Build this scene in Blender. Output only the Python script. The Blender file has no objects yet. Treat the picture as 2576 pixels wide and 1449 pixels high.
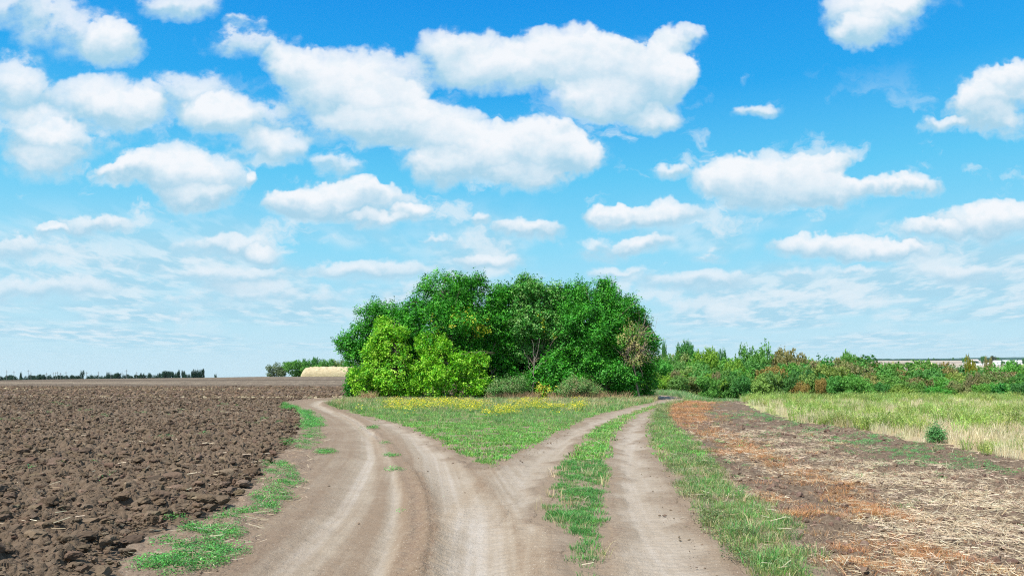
import bpy, math, random
import numpy as np
from mathutils import Vector
random.seed(7)
RNG = np.random.default_rng(11)
R = math.radians
sc = bpy.context.scene
COL = sc.collection

# ------------------------------------------------------------------ camera
F, CX, HY, EYE = 1860.0, 1288.0, 930.0, 1.75     # focal length, centre and eye-level line of the 2576-wide photo; eye height in metres
cam_d = bpy.data.cameras.new('camera'); cam = bpy.data.objects.new('camera', cam_d); COL.objects.link(cam)
cam.location = (0, 0, EYE); cam.rotation_euler = (R(90), 0, 0)
cam_d.sensor_width = 36; cam_d.lens = 36 * F / 2576; cam_d.shift_y = (HY - 724.5) / 2576
cam_d.clip_start = 0.1; cam_d.clip_end = 20000
sc.camera = cam

# ------------------------------------------------------------------ light, exposure
SUN_EL, SUN_AZ = R(56), R(-134)      # azimuth measured from +Y (view direction) towards +X: left, a little behind the camera
sd = Vector((math.sin(SUN_AZ) * math.cos(SUN_EL), math.cos(SUN_AZ) * math.cos(SUN_EL), math.sin(SUN_EL)))
sun_d = bpy.data.lights.new('sun', 'SUN'); sun = bpy.data.objects.new('sun', sun_d); COL.objects.link(sun)
sun.rotation_euler = (-sd).to_track_quat('-Z', 'Y').to_euler()
sun_d.energy = 4.1; sun_d.angle = R(0.5); sun_d.color = (1.0, 0.955, 0.88)
sc.view_settings.view_transform = 'Standard'; sc.view_settings.look = 'None'
sc.view_settings.exposure = 0.87; sc.view_settings.gamma = 1.0; sc.view_settings.use_curve_mapping = False

# ------------------------------------------------------------------ node helpers
class NT:
    def __init__(s, tree): s.t = tree; s.l = tree.links
    def put(s, sock, v):
        if isinstance(v, bpy.types.NodeSocket): s.l.new(v, sock)
        elif v is not None:
            try: sock.default_value = v
            except Exception:
                sock.default_value = tuple(v) + (1,) if hasattr(v, '__len__') else (v, v, v)
    def n(s, typ, out=0, props=None, **kw):
        nd = s.t.nodes.new(typ)
        for k, v in (props or {}).items(): setattr(nd, k, v)
        for k, v in kw.items():
            key = int(k[1:]) if k[0] == 'i' and k[1:].isdigit() else k.replace('_', ' ')
            s.put(nd.inputs[key], v)
        return nd if out is None else nd.outputs[out]
    def m(s, op, a, b=None, c=None, clamp=False):
        return s.n('ShaderNodeMath', props=dict(operation=op, use_clamp=clamp), i0=a, i1=b, i2=c)
    def v(s, op, a, b=None, c=None, out=0):
        return s.n('ShaderNodeVectorMath', out=out, props=dict(operation=op), i0=a, i1=b, i2=c)
    def mix(s, f, a, b, blend='MIX'):
        nd = s.t.nodes.new('ShaderNodeMix'); nd.data_type = 'RGBA'; nd.blend_type = blend
        s.put(nd.inputs[0], f); s.put(nd.inputs[6], a); s.put(nd.inputs[7], b)
        return nd.outputs[2]
    def ss(s, x, a, b, c=0.0, d=1.0):
        return s.n('ShaderNodeMapRange', props=dict(interpolation_type='SMOOTHSTEP'), i0=x, i1=a, i2=b, i3=c, i4=d)
    def lin(s, x, a, b, c=0.0, d=1.0):
        return s.n('ShaderNodeMapRange', i0=x, i1=a, i2=b, i3=c, i4=d)
    def noise(s, vec, scale, detail=4, rough=0.55, out=0, dist=0.0, dim='3D'):
        return s.n('ShaderNodeTexNoise', out=out, props=dict(noise_dimensions=dim), Vector=vec, Scale=scale, Detail=detail, Roughness=rough, Distortion=dist)
    def attr(s, name, out='Fac'):
        nd = s.t.nodes.new('ShaderNodeAttribute'); nd.attribute_name = name; return nd.outputs[out]
    def ramp(s, f, stops):
        nd = s.t.nodes.new('ShaderNodeValToRGB'); s.put(nd.inputs[0], f)
        e = nd.color_ramp.elements
        while len(e) < len(stops): e.new(0.5)
        for i, (p, c) in enumerate(stops): e[i].position = p; e[i].color = tuple(c) + (1,)
        return nd.outputs[0]

def srgb(r, g, b):
    f = lambda c: (c / 255) / 12.92 if c / 255 <= 0.04045 else ((c / 255 + 0.055) / 1.055) ** 2.4
    return (f(r), f(g), f(b))

# ------------------------------------------------------------------ world: sky and clouds, laid out by direction
world = bpy.data.worlds.new('World'); sc.world = world; world.use_nodes = True
world.node_tree.nodes.clear(); W = NT(world.node_tree)
SKYN = W.n('ShaderNodeTexSky', out=None, props=dict(sky_type='NISHITA', sun_disc=False, sun_elevation=SUN_EL, sun_rotation=SUN_AZ,
                                                    altitude=0, air_density=1.0, dust_density=0.3, ozone_density=3.0))
dirv = W.n('ShaderNodeTexCoord', out=0)                     # Generated = the ray direction on a world
sx = W.n('ShaderNodeSeparateXYZ', out=None, Vector=dirv)
X_, Y_, Z_ = sx.outputs
ay = W.m('MAXIMUM', W.m('ABSOLUTE', Y_), 0.05)
U = W.m('DIVIDE', X_, ay); V = W.m('DIVIDE', Z_, ay)
uv0 = W.n('ShaderNodeCombineXYZ', X=U, Y=V)
# cloud groups: centre x, centre y, half width, half height, strength (angles given in hundredths of the photo's 2576 units)
BL = [(880,215,185,88,1.3),(975,285,110,80,1.1),(620,120,115,42,.75),(730,165,75,50,.8),(900,320,150,48,.7),
 (1250,385,240,72,1.15),(1350,365,120,70,1.2),(1430,395,80,45,.9),(1110,320,110,65,1.),(1090,425,90,48,.7),(1310,455,80,42,.8),
 (1165,135,130,72,1.2),(1265,185,120,55,.95),(1420,145,150,72,1.3),(1570,190,150,98,1.3),(1510,250,130,50,.9),(1685,190,65,95,.9),(1705,95,62,30,.8),(1650,300,78,36,1.1),(1730,190,34,48,.7),
 (855,515,170,48,1.1),(900,488,75,36,1.),(750,520,80,36,.9),(1030,540,45,30,.9),(950,565,75,24,.8),
 (195,85,150,75,.62),(290,115,80,55,.95),(45,225,105,85,.85),(265,262,130,70,.9),(330,290,75,58,.8),(80,340,115,62,.7),(170,365,120,52,.72),(115,415,110,45,.55),
 (475,235,125,55,.62),(600,300,135,62,.78),(690,375,90,50,.8),(545,290,90,50,.6),(430,420,110,75,1.05),(510,460,120,72,1.0),(335,430,75,50,.75),(295,440,60,36,.75),(490,505,100,34,.7),
 (40,20,140,50,.55),(460,18,95,38,.62),(2190,35,120,72,1.0),(2150,85,70,40,.7),(2290,10,100,26,.6),
 (2520,225,110,65,1.15),(2460,265,80,58,1.),(2372,312,55,22,.7),(2555,180,62,45,.8),(2530,300,90,40,.6),
 (1950,470,185,76,1.2),(1850,455,80,62,1.),(2060,440,85,52,1.1),(2105,490,110,46,1.1),(2230,470,85,28,.9),(2320,472,68,28,.9),(2110,400,48,28,.6),
 (1610,548,140,34,1.05),(1520,532,55,24,.8),(1335,578,85,26,1.),(1210,555,36,18,.6),(1105,610,60,19,.6),(1632,615,66,25,.95),(1120,557,40,14,.4),
 (2470,565,135,50,1.1),(2520,530,85,42,1.1),(2330,590,80,30,.9),(2110,632,180,30,1.2),(2250,640,110,24,.9),
 (240,568,85,30,1.),(130,578,42,16,.7),(570,622,140,30,.75),(665,648,55,26,.75),(50,625,95,42,.8),
 (1910,276,62,20,.7),(1690,440,56,24,.75),(632,455,18,24,.6),(850,420,70,36,.62),(605,62,52,22,.5),(1880,200,14,14,.3),(1400,310,30,25,.4),
 (110,730,230,36,.7),(560,700,170,32,.6),(660,745,220,34,.6),(930,685,190,28,.8),(1210,662,100,24,.9),(1500,620,120,34,.6),(1560,685,90,24,.5),(1770,708,150,26,.8),(2450,690,190,30,.7),(1790,650,60,20,.6),(2080,690,140,20,.5),(450,770,90,22,.5)]
wn1 = W.noise(uv0, 5.5, 4, 0.62, out=1, dim='2D'); wn2 = W.noise(uv0, 26.0, 3, 0.6, out=1, dim='2D')
d1 = W.v('SUBTRACT', wn1, (0.5, 0.5, 0.5)); d2 = W.v('SUBTRACT', wn2, (0.5, 0.5, 0.5))
warp = W.v('ADD', W.v('MULTIPLY', d1, (0.050, 0.042, 0)), W.v('MULTIPLY', d2, (0.034, 0.030, 0)))
flat = W.ss(V, 0.03, 0.24, 0.35, 1.0)
warp = W.v('MULTIPLY', warp, W.n('ShaderNodeCombineXYZ', X=flat, Y=flat))
uvw = W.v('MULTIPLY', W.v('ADD', uv0, warp), (1, 1, 0))
acc = None; uvs = uvw
for bi, (cx, cy, rx, ry, st) in enumerate(BL):
    if bi % 10 == 9: uvs = W.v('MULTIPLY_ADD', acc, (1e-7, 1e-7, 0), uvw)     # keeps the node stack short: each ten wait for the last ten
    a, b = F / (rx * 1.24), F / (ry * 1.22)
    u0, v0 = (cx - CX) / F, (HY - cy) / F
    m_ = W.v('MULTIPLY_ADD', uvs, (a, b, 0), (-u0 * a, -v0 * b, st))
    w_ = W.m('SUBTRACT', 1 + st * st, W.v('DOT_PRODUCT', m_, m_, out=1), clamp=True)
    acc = W.v('MULTIPLY', m_, w_) if acc is None else W.v('MULTIPLY_ADD', m_, w_, acc)
sa = W.n('ShaderNodeSeparateXYZ', out=None, Vector=acc)
WS = sa.outputs[2]
hgt = W.m('DIVIDE', sa.outputs[1], W.m('MAXIMUM', WS, 0.05))
fine = W.noise(W.v('MULTIPLY', uv0, (1, 1.5, 1)), 10.0, 6, 0.62, dim='2D')
finer = W.noise(W.v('MULTIPLY', uv0, (1, 1.4, 1)), 42.0, 4, 0.6, dim='2D')
fn = W.m('ADD', W.m('MULTIPLY', W.m('SUBTRACT', fine, 0.5), 2.1), W.m('MULTIPLY', W.m('SUBTRACT', finer, 0.5), 0.8))
fld = W.m('ADD', W.m('MINIMUM', WS, 1.05), W.m('MULTIPLY', fn, W.ss(WS, 0.0, 0.3, 0.0, 1.0)))
# crisp lit tops, soft undersides
soft = W.m('ADD', W.lin(hgt, -0.6, 0.35, 0.75, 0.16), W.lin(WS, 0.2, 0.9, 0.40, 0.0))
dens = W.ss(fld, 0.06, W.m('ADD', 0.12, soft))
thick = W.ss(WS, 0.25, 0.95)
# low stratocumulus near the horizon, in perspective on a cloud plane
vc = W.m('ADD', W.m('MAXIMUM', V, 0.0), 0.045)
strat = W.n('ShaderNodeCombineXYZ', X=W.m('MULTIPLY', U, W.m('DIVIDE', 1.1, W.m('ADD', vc, .12))), Y=W.m('DIVIDE', 0.26, vc))
sn = W.noise(strat, 0.95, 4, 0.6, dim='2D')
sn2 = W.noise(strat, 6.0, 3, 0.6, dim='2D')
sband = W.m('MULTIPLY', W.ss(V, 0.01, 0.05), W.ss(V, 0.25, 0.14))
sfac = W.m('MULTIPLY', W.ss(sn, 0.36, 0.58), sband)
# cumulus added over the unseen rest of the sky, thickened to whiten ambient light
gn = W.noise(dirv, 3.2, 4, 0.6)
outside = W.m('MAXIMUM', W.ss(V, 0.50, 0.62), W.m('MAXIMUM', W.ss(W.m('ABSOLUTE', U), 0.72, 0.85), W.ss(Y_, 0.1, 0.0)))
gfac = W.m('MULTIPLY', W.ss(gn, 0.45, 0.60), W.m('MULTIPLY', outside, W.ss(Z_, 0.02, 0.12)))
el = W.m('MAXIMUM', Z_, 0.0)
grad = W.ramp(el, [(0.0, srgb(200,233,248)), (0.075, srgb(180,228,247)), (0.16, srgb(140,220,250)), (0.25, srgb(95,203,248)), (0.35, srgb(34,170,243)), (0.48, srgb(0,142,234)), (0.62, srgb(60,140,205)), (1.0, srgb(120,170,210))])  # top stops, out of view, paled to make the ambient light less blue
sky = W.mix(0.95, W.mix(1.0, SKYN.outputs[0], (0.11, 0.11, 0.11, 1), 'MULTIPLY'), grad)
shade = W.ss(W.m('ADD', W.m('ADD', hgt, W.m('MULTIPLY', W.m('SUBTRACT', fine, 0.5), 1.0)), W.lin(WS, 0.3, 1.0, -0.35, 0.05)), -0.50, 0.38)
ccol = W.mix(shade, srgb(170,212,234) + (1,), srgb(247,250,254) + (1,))
ccol = W.mix(W.m('MULTIPLY', W.ss(finer, 0.48, 0.66), 0.22), ccol, srgb(214,236,247) + (1,))
ccol = W.mix(W.ss(V, 0.20, 0.02), ccol, W.mix(shade, srgb(176,216,236) + (1,), srgb(212,233,246) + (1,)))
scol = W.mix(W.ss(sn2, 0.4, 0.65), srgb(172,217,238) + (1,), srgb(220,238,248) + (1,))
bits = W.m('MULTIPLY', W.ss(W.noise(W.v('MULTIPLY', uvw, (1, 1.9, 1)), 8.5, 5, 0.6, dim='2D'), 0.53, 0.69), W.m('MULTIPLY', W.ss(V, 0.44, 0.25), W.ss(V, 0.03, 0.09)))
c = W.mix(W.m('MULTIPLY', sfac, 0.85), sky, scol)
c = W.mix(W.m('MULTIPLY', bits, 0.72), c, srgb(226,240,249) + (1,))
veil = W.m('MULTIPLY', W.ss(W.m('ADD', WS, W.m('MULTIPLY', fn, W.ss(WS, 0.0, 0.15, 0.0, 0.6))), 0.02, 0.75), 0.45)
c = W.mix(veil, c, srgb(196,229,246) + (1,))
c = W.mix(W.m('MULTIPLY', dens, W.m('MINIMUM', W.lin(W.m('ADD', WS, W.m('MULTIPLY', W.m('SUBTRACT', fine, .5), .8)), 0.05, 0.95, 0.35, 0.98), 0.97)), c, ccol)
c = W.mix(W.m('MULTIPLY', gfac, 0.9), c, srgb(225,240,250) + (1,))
below = W.ss(Z_, -0.03, -0.005)
c = W.mix(below, srgb(150,165,165) + (1,), c)
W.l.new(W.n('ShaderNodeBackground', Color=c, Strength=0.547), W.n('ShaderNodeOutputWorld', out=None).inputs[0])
world.cycles.sampling_method = 'MANUAL'; world.cycles.sample_map_resolution = 512
sc.cycles.use_denoising = False; sc.cycles.pixel_filter_type = 'BLACKMAN_HARRIS'; sc.cycles.filter_width = 1.15; sc.cycles.max_bounces = 6; sc.cycles.transparent_max_bounces = 8
sc.cycles.use_adaptive_sampling = False

# ------------------------------------------------------------------ numpy noise
def _h(ix, iy, s):
    with np.errstate(over='ignore'):
        h = (ix.astype(np.int64).astype(np.uint32) * np.uint32(374761393) + iy.astype(np.int64).astype(np.uint32) * np.uint32(668265263) + np.uint32(s * 362437 + 101)).astype(np.uint32)
        h = (h ^ (h >> np.uint32(13))) * np.uint32(1274126177)
        h = (h ^ (h >> np.uint32(16))) * np.uint32(2246822519)
        h = h ^ (h >> np.uint32(15))
    return h.astype(np.float64) / 4294967295.0
def vn(x, y, s=0):
    x = np.asarray(x, float); y = np.asarray(y, float)
    ix, iy = np.floor(x), np.floor(y); fx, fy = x - ix, y - iy
    fx = fx * fx * (3 - 2 * fx); fy = fy * fy * (3 - 2 * fy)
    a, b, c_, d = _h(ix, iy, s), _h(ix + 1, iy, s), _h(ix, iy + 1, s), _h(ix + 1, iy + 1, s)
    return (a + (b - a) * fx) * (1 - fy) + (c_ + (d - c_) * fx) * fy
def fbm(x, y, o=4, s=0, g=0.5):
    t, a, n = 0.0, 1.0, 0.0
    for i in range(o):
        t = t + a * vn(x * 2 ** i + 17.3 * i, y * 2 ** i - 9.1 * i, s + i); n += a; a *= g
    return t / n
def worley(x, y, s=0):
    ix, iy = np.floor(x), np.floor(y); f1 = np.full(np.shape(x), 9.0); v = np.zeros(np.shape(x))
    for dx in (-1, 0, 1):
        for dy in (-1, 0, 1):
            cx_, cy_ = ix + dx, iy + dy
            d = (cx_ + _h(cx_, cy_, s) - x) ** 2 + (cy_ + _h(cx_, cy_, s + 7) - y) ** 2
            k = d < f1; f1 = np.where(k, d, f1); v = np.where(k, _h(cx_, cy_, s + 13), v)
    return np.sqrt(f1), v
def sstep(x, a, b):
    t = np.clip((x - a) / (b - a), 0, 1); return t * t * (3 - 2 * t)

# ------------------------------------------------------------------ lie of the land
def gp(px, py, z=0.0):
    """a point seen at (px, py) in the photo, on the level z: ground position (x, y)"""
    Z = (EYE - z) * F / (py - HY); return ((px - CX) * Z / F, Z)
def GPL(pts): return np.array([gp(*p) for p in pts])
def terrain(x, y):
    x = np.asarray(x, float); y = np.asarray(y, float)
    yy = np.maximum(y, 1.0); px = CX + F * x / yy
    zc = np.interp(px, [0, 500, 700, 1200, 1500, 1640, 1720], [116, 155, 185, 190, 110, 62, 57])
    d = np.maximum(y - zc, 0)
    left = -(d * 0.0185 + 1.9 * (1 - np.exp(-d / 130))) * sstep(d, 0, 25)
    right = -6.5 * (1 - np.exp(-d * 0.075 / 6.5))
    yl = np.interp(y, [700, 900, 1200, 1500, 2500, 4300, 5200, 6000], [944, 935, 925, 917, 907.5, 906.5, 904, 902])
    yl = yl + sstep(y, 3500, 6000) * np.interp(px, [2150, 2300, 2450, 2600], [5.5, 3, 0, -2.0])
    rise = EYE + (HY - yl) / F * y
    right = right - 0.75 * sstep(y, 38, 57) * sstep(px, 1690, 1800)
    right = right + (rise + 7.25) * sstep(y, 450, 1000)
    k = sstep(px, 1480, 1700)
    base = left * (1 - k) + right * k
    base = base + 0.05 * (fbm(x / 9, y / 9, 3, 5) - 0.5) * (1 - sstep(y, 60, 120))
    return np.where(y < 2, 0.0, base)
def tz(x, y): return float(terrain(np.array([x]), np.array([y]))[0])

def inpoly(x, y, P):
    r = np.zeros(np.shape(x), bool); n = len(P); j = n - 1
    for i in range(n):
        xi, yi = P[i]; xj, yj = P[j]
        if yi != yj:
            r ^= ((yi > y) != (yj > y)) & (x < (xj - xi) * (y - yi) / (yj - yi) + xi)
        j = i
    return r
def pdist(x, y, P):
    """distance to a polyline, arc length there"""
    best = np.full(np.shape(x), 1e9); arc = np.zeros(np.shape(x)); L = 0.0
    for (x0, y0), (x1, y1) in zip(P[:-1], P[1:]):
        dx, dy = x1 - x0, y1 - y0; l = math.hypot(dx, dy)
        t = np.clip(((x - x0) * dx + (y - y0) * dy) / (l * l), 0, 1)
        d = np.hypot(x - x0 - t * dx, y - y0 - t * dy); k = d < best
        best = np.where(k, d, best); arc = np.where(k, L + t * l, arc); L += l
    return best, arc

# outlines on the ground, traced in photo units and carried to the ground plane
ROAD = GPL([(300,1640),(440,1520),(545,1449),(571,1414),(605,1379),(644,1324),(699,1292),(731,1258),(748,1223),(776,1167),(812,1139),(817,1098),(800,1059),(772,1038),(745,1019),(765,1009),(859,1003.5),(1000,999),(1200,995.5),(1420,994),(1645,993.5),(1705,998),(1722,1002),(1717,1007),(1697,1010),(1660,1022),(1638,1048),(1630,1077),(1632,1115),(1648,1146),(1679,1178),(1692,1210),(1711,1242),(1743,1280),(1775,1338),(1832,1385),(1858,1433),(1885,1460),(2010,1640)])
ISLE = GPL([(830,1019),(848,1026),(881,1036),(921,1048),(996,1064),(1047,1083),(1097,1108),(1148,1137),(1190,1166),(1241,1178),(1272,1161),(1323,1131),(1380,1105),(1425,1080),(1473,1054),(1520,1038),(1584,1024),(1625,1015),(1650,1009),(1648,1000),(1560,998.5),(1300,1000),(1000,1004),(880,1008),(838,1014)])
STRIP = GPL([(1673,1016),(1641,1021),(1597,1035),(1546,1054),(1508,1073),(1473,1100),(1444,1137),(1412,1169),(1393,1204),(1371,1251),(1361,1293),(1372,1318),(1410,1332),(1444,1353),(1445,1379),(1440,1426),(1450,1480),(1500,1500),(1498,1449),(1514,1423),(1520,1369),(1523,1306),(1530,1258),(1530,1194),(1530,1131),(1546,1096),(1574,1064),(1606,1042),(1648,1027)])
VERGE = GPL([(1743,1000),(1717,1007),(1697,1010),(1660,1022),(1638,1048),(1630,1077),(1632,1115),(1648,1146),(1679,1178),(1692,1210),(1711,1242),(1743,1280),(1775,1338),(1832,1385),(1858,1433),(1900,1475),(2010,1640),(2200,1640),(2064,1449),(2051,1404),(2004,1371),(2020,1331),(1951,1281),(1884,1244),(1826,1194),(1775,1127),(1737,1099),(1698,1070),(1679,1042),(1686,1019),(1743,1006)])
STUB = GPL([(1743,1001),(1743,1006),(1686,1019),(1679,1042),(1698,1070),(1737,1099),(1775,1127),(1826,1194),(1884,1244),(1951,1281),(2020,1331),(2004,1371),(2051,1404),(2064,1449),(2200,1640),(3300,1640),(3300,1240),(2900,1215),(2576,1161),(2484,1144),(2384,1121),(2284,1108),(2151,1078),(2017,1064),(1904,1034),(1868,1011),(1868,1001)])
PLOW_E = [(160,1640),(296,1449),(348,1362),(487,1320),(574,1285),(619,1230),(678,1171),(717,1139),(748,1091),(758,1059),(741,1031),(699,1014),(760,1005.5),(859,1000.5),(1000,997),(1200,993),(1420,991.5),(1560,990.5)]
PLOW = np.vstack([GPL(PLOW_E), [[8, 190], [-600, 190], [-600, 0], [-20, 0]]])
L1 = GPL([(560,1640),(700,1449),(790,1360),(860,1290),(900,1220),(935,1150),(925,1090),(880,1055),(820,1030),(788,1018),(808,1009),(859,1006),(1000,1001)])
L2 = GPL([(1190,1640),(1190,1449),(1190,1370),(1170,1290),(1130,1220),(1090,1150),(1040,1100),(970,1062),(900,1035),(850,1021),(838,1013),(870,1008),(1000,1003)])
L3 = GPL([(880,1640),(950,1449),(985,1330),(993,1250),(985,1170),(960,1110),(900,1062),(850,1036)])
RIDGE = GPL([(1000,1640),(1020,1449),(1050,1350),(1045,1250),(1010,1180),(985,1140),(945,1095),(900,1062),(850,1036),(815,1020),(815,1012)])
RIDGE2 = GPL([(1060,1640),(1075,1449),(1090,1350),(1075,1250),(1050,1190)])
R1 = GPL([(1180,1640),(1200,1449),(1230,1350),(1270,1270),(1330,1180),(1400,1120),(1480,1075),(1560,1045),(1640,1020),(1690,1009),(1700,1003),(1650,997)])
R2 = GPL([(1780,1640),(1700,1449),(1640,1330),(1600,1240),(1585,1150),(1590,1090),(1620,1050),(1665,1023),(1710,1007),(1712,1001),(1650,995)])

# ------------------------------------------------------------------ object helpers
def prop(o, label=None, cat=None, group=None, kind=None):
    if label: o['label'] = label
    if cat: o['category'] = cat
    if group: o['group'] = group
    if kind: o['kind'] = kind
    return o
def link(o, parent=None):
    COL.objects.link(o)
    if parent: o.parent = parent
    return o
def np_mesh(name, verts, loops, sizes, mats, mat_idx=None, smooth=False, fattr=None, vattr=None):
    me = bpy.data.meshes.new(name); verts = np.asarray(verts, np.float32); loops = np.asarray(loops, np.int32).ravel(); sizes = np.asarray(sizes, np.int32)
    me.vertices.add(len(verts)); me.vertices.foreach_set('co', verts.ravel())
    me.loops.add(len(loops)); me.loops.foreach_set('vertex_index', loops)
    me.polygons.add(len(sizes)); st = np.concatenate([[0], np.cumsum(sizes)[:-1]]).astype(np.int32)
    me.polygons.foreach_set('loop_start', st)
    if mat_idx is not None: me.polygons.foreach_set('material_index', np.asarray(mat_idx, np.int32))
    me.polygons.foreach_set('use_smooth', np.full(len(sizes), smooth))
    for dom, dd in (('FACE', fattr or {}), ('POINT', vattr or {})):
        for k, a in dd.items():
            a = np.asarray(a, np.float32)
            if a.ndim == 1: me.attributes.new(k, 'FLOAT', dom).data.foreach_set('value', a)
            else: me.attributes.new(k, 'FLOAT_COLOR', dom).data.foreach_set('color', np.hstack([a, np.ones((len(a), 1))]).astype(np.float32).ravel())
    for m_ in (mats if isinstance(mats, (list, tuple)) else [mats]): me.materials.append(m_)
    me.update(calc_edges=True); return me
def mesh_obj(name, me, parent=None, loc=None):
    o = bpy.data.objects.new(name, me); link(o, parent)
    if loc is not None: o.location = loc
    return o

def newmat(name, rough=0.85, spec=0.2):
    m = bpy.data.materials.new(name); m.use_nodes = True; m.node_tree.nodes.clear(); t = NT(m.node_tree)
    b = t.n('ShaderNodeBsdfPrincipled', out=None, Roughness=rough); b.inputs['Specular IOR Level'].default_value = spec
    o = t.n('ShaderNodeOutputMaterial', out=None); t.l.new(b.outputs[0], o.inputs[0])
    return m, t, b, o
def leafmat(name, base=None, trans=0.35, rough=0.5, spec=0.35, objcol=False, gain=1.0):
    """leaf or blade: colour from the face attribute lc (or the object's colour times it), light passes through"""
    m, t, b, o = newmat(name, rough, spec)
    col = t.attr('lc', 'Color')
    if objcol: col = t.mix(1.0, col, t.n('ShaderNodeObjectInfo', out='Color'), 'MULTIPLY')
    t.put(b.inputs['Base Color'], col)
    tr = t.n('ShaderNodeBsdfTranslucent', Color=t.mix(1.0, col, (1.05, 1.25, 0.5, 1), 'MULTIPLY'))
    mx = t.n('ShaderNodeMixShader', Fac=trans, i1=b.outputs[0], i2=tr)
    t.l.new(mx, o.inputs[0]); return m
def plainmat(name, col, rough=0.8, var=0.25, scale=8.0, bump=0.0, spec=0.2):
    m, t, b, o = newmat(name, rough, spec)
    p = t.n('ShaderNodeTexCoord', out='Object'); n = t.noise(p, scale, 5, 0.6)
    c2 = tuple(max(0, x * (1 - var)) for x in col); c3 = tuple(min(1, x * (1 + var)) for x in col)
    t.put(b.inputs['Base Color'], t.ramp(n, [(0.3, c2), (0.7, c3)]))
    if bump: t.put(b.inputs['Normal'], t.n('ShaderNodeBump', Strength=bump, Height=n, Distance=0.1))
    return m

# ------------------------------------------------------------------ ground materials
SOIL = (0.126, 0.091, 0.063)
def gcoord(t): return t.n('ShaderNodeNewGeometry', out='Position')
def mk_plough():
    m, t, b, o = newmat('ploughed_soil', 0.95, 0.1); p = gcoord(t)
    n1 = t.noise(p, 0.5, 4, 0.6); n2 = t.noise(p, 9.0, 5, 0.7)
    c = t.ramp(t.m('ADD', t.m('MULTIPLY', n1, 0.4), t.m('MULTIPLY', n2, 0.6)), [(0.3, (0.082,0.060,0.041)), (0.5, SOIL), (0.72, (0.170,0.130,0.093))])
    t.put(b.inputs['Base Color'], c)
    t.put(b.inputs['Normal'], t.n('ShaderNodeBump', Strength=0.8, Distance=0.03, Height=t.noise(p, 30, 5, 0.7)))
    return m
def mk_farfield():
    m, t, b, o = newmat('harrowed_soil', 0.95, 0.1); p = gcoord(t)
    s = t.n('ShaderNodeSeparateXYZ', out=None, Vector=p)
    wob = t.noise(t.v('MULTIPLY', p, (0.02, 0.1, 0)), 1.0, 4, 0.6)
    yb = t.m('ADD', s.outputs[1], t.m('MULTIPLY', t.m('SUBTRACT', wob, 0.5), 10.0))
    sp = t.noise(t.v('MULTIPLY', p, (1.1, 0.16, 0)), 1.6, 5, 0.8)
    spk = t.noise(t.v('MULTIPLY', p, (1.6, 0.25, 0)), 1.5, 4, 0.8)
    bands = t.noise(t.v('MULTIPLY', p, (0.006, 0.07, 0)), 1.0, 4, 0.6)
    c = t.ramp(t.m('ADD', t.m('MULTIPLY', sp, 0.65), t.m('MULTIPLY', bands, 0.35)), [(0.38, (0.072,0.054,0.039)), (0.52, (0.140,0.108,0.079)), (0.63, (0.31,0.25,0.178)), (0.72, (0.42,0.355,0.25))])
    xl = t.ss(s.outputs[0], -10.0, -50.0)
    # pale strips of leftover straw between the worked lands
    b1 = t.m('MULTIPLY', t.m('MULTIPLY', t.ss(yb, 60, 62), t.ss(yb, 71, 67)), t.lin(xl, 0, 1, 0.25, 0.9))
    b2 = t.m('MULTIPLY', t.m('MULTIPLY', t.ss(yb, 44.5, 45.5), t.ss(yb, 49, 47)), 0.5)
    straw = t.m('MULTIPLY', t.m('ADD', b1, b2), t.ss(spk, 0.32, 0.52))
    c = t.mix(straw, c, (0.52, 0.44, 0.27, 1))
    c = t.mix(t.m('MULTIPLY', t.ss(yb, 60, 54), 0.75), c, t.mix(t.ss(sp, 0.4, 0.62), (0.10,0.068,0.054,1), (0.19,0.135,0.108,1)))
    c = t.mix(t.m('MULTIPLY', t.ss(spk, 0.60, 0.68), 0.5), c, (0.50, 0.41, 0.28, 1))
    c = t.mix(straw, c, (0.50, 0.43, 0.26, 1))
    t.put(b.inputs['Base Color'], c)
    t.put(b.inputs['Normal'], t.n('ShaderNodeBump', Strength=0.7, Distance=0.12, Height=sp))
    return m
def mk_road():
    m, t, b, o = newmat('packed_earth', 0.92, 0.15); p = gcoord(t)
    pale, edge, crumb = t.attr('pale'), t.attr('edge'), t.attr('crumb')
    n0 = t.noise(p, 0.8, 5, 0.6); n1 = t.noise(t.v('MULTIPLY', p, (7, 5, 1)), 1.0, 6, 0.75); n2 = t.noise(p, 34.0, 4, 0.75)
    f = t.m('ADD', pale, t.m('MULTIPLY', t.m('SUBTRACT', n0, 0.5), 0.55))
    f = t.m('ADD', f, t.m('MULTIPLY', t.m('SUBTRACT', n1, 0.5), 0.75), clamp=True)
    c = t.ramp(f, [(0.0, (0.205,0.150,0.105)), (0.45, (0.270,0.219,0.166)), (0.75, (0.322,0.272,0.220)), (1.0, (0.368,0.322,0.276))])
    c = t.mix(t.m('MULTIPLY', edge, t.lin(n2, 0.3, 0.7, 0.4, 0.9)), c, (0.175, 0.128, 0.090, 1))
    c = t.mix(t.m('MULTIPLY', crumb, t.ss(n2, 0.45, 0.62)), c, (0.16, 0.108, 0.08, 1))
    c = t.mix(t.ss(t.noise(p, 75.0, 2, 0.5), 0.64, 0.72, 0, 0.6), c, (0.46, 0.41, 0.34, 1))
    c = t.mix(t.ss(t.noise(p, 60.0, 3, 0.6), 0.60, 0.70, 0, 0.55), c, (0.15, 0.11, 0.08, 1))
    t.put(b.inputs['Base Color'], c)
    t.put(b.inputs['Normal'], t.n('ShaderNodeBump', Strength=0.8, Distance=0.025, Height=t.m('ADD', n2, t.m('MULTIPLY', n1, 0.6))))
    return m
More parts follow.
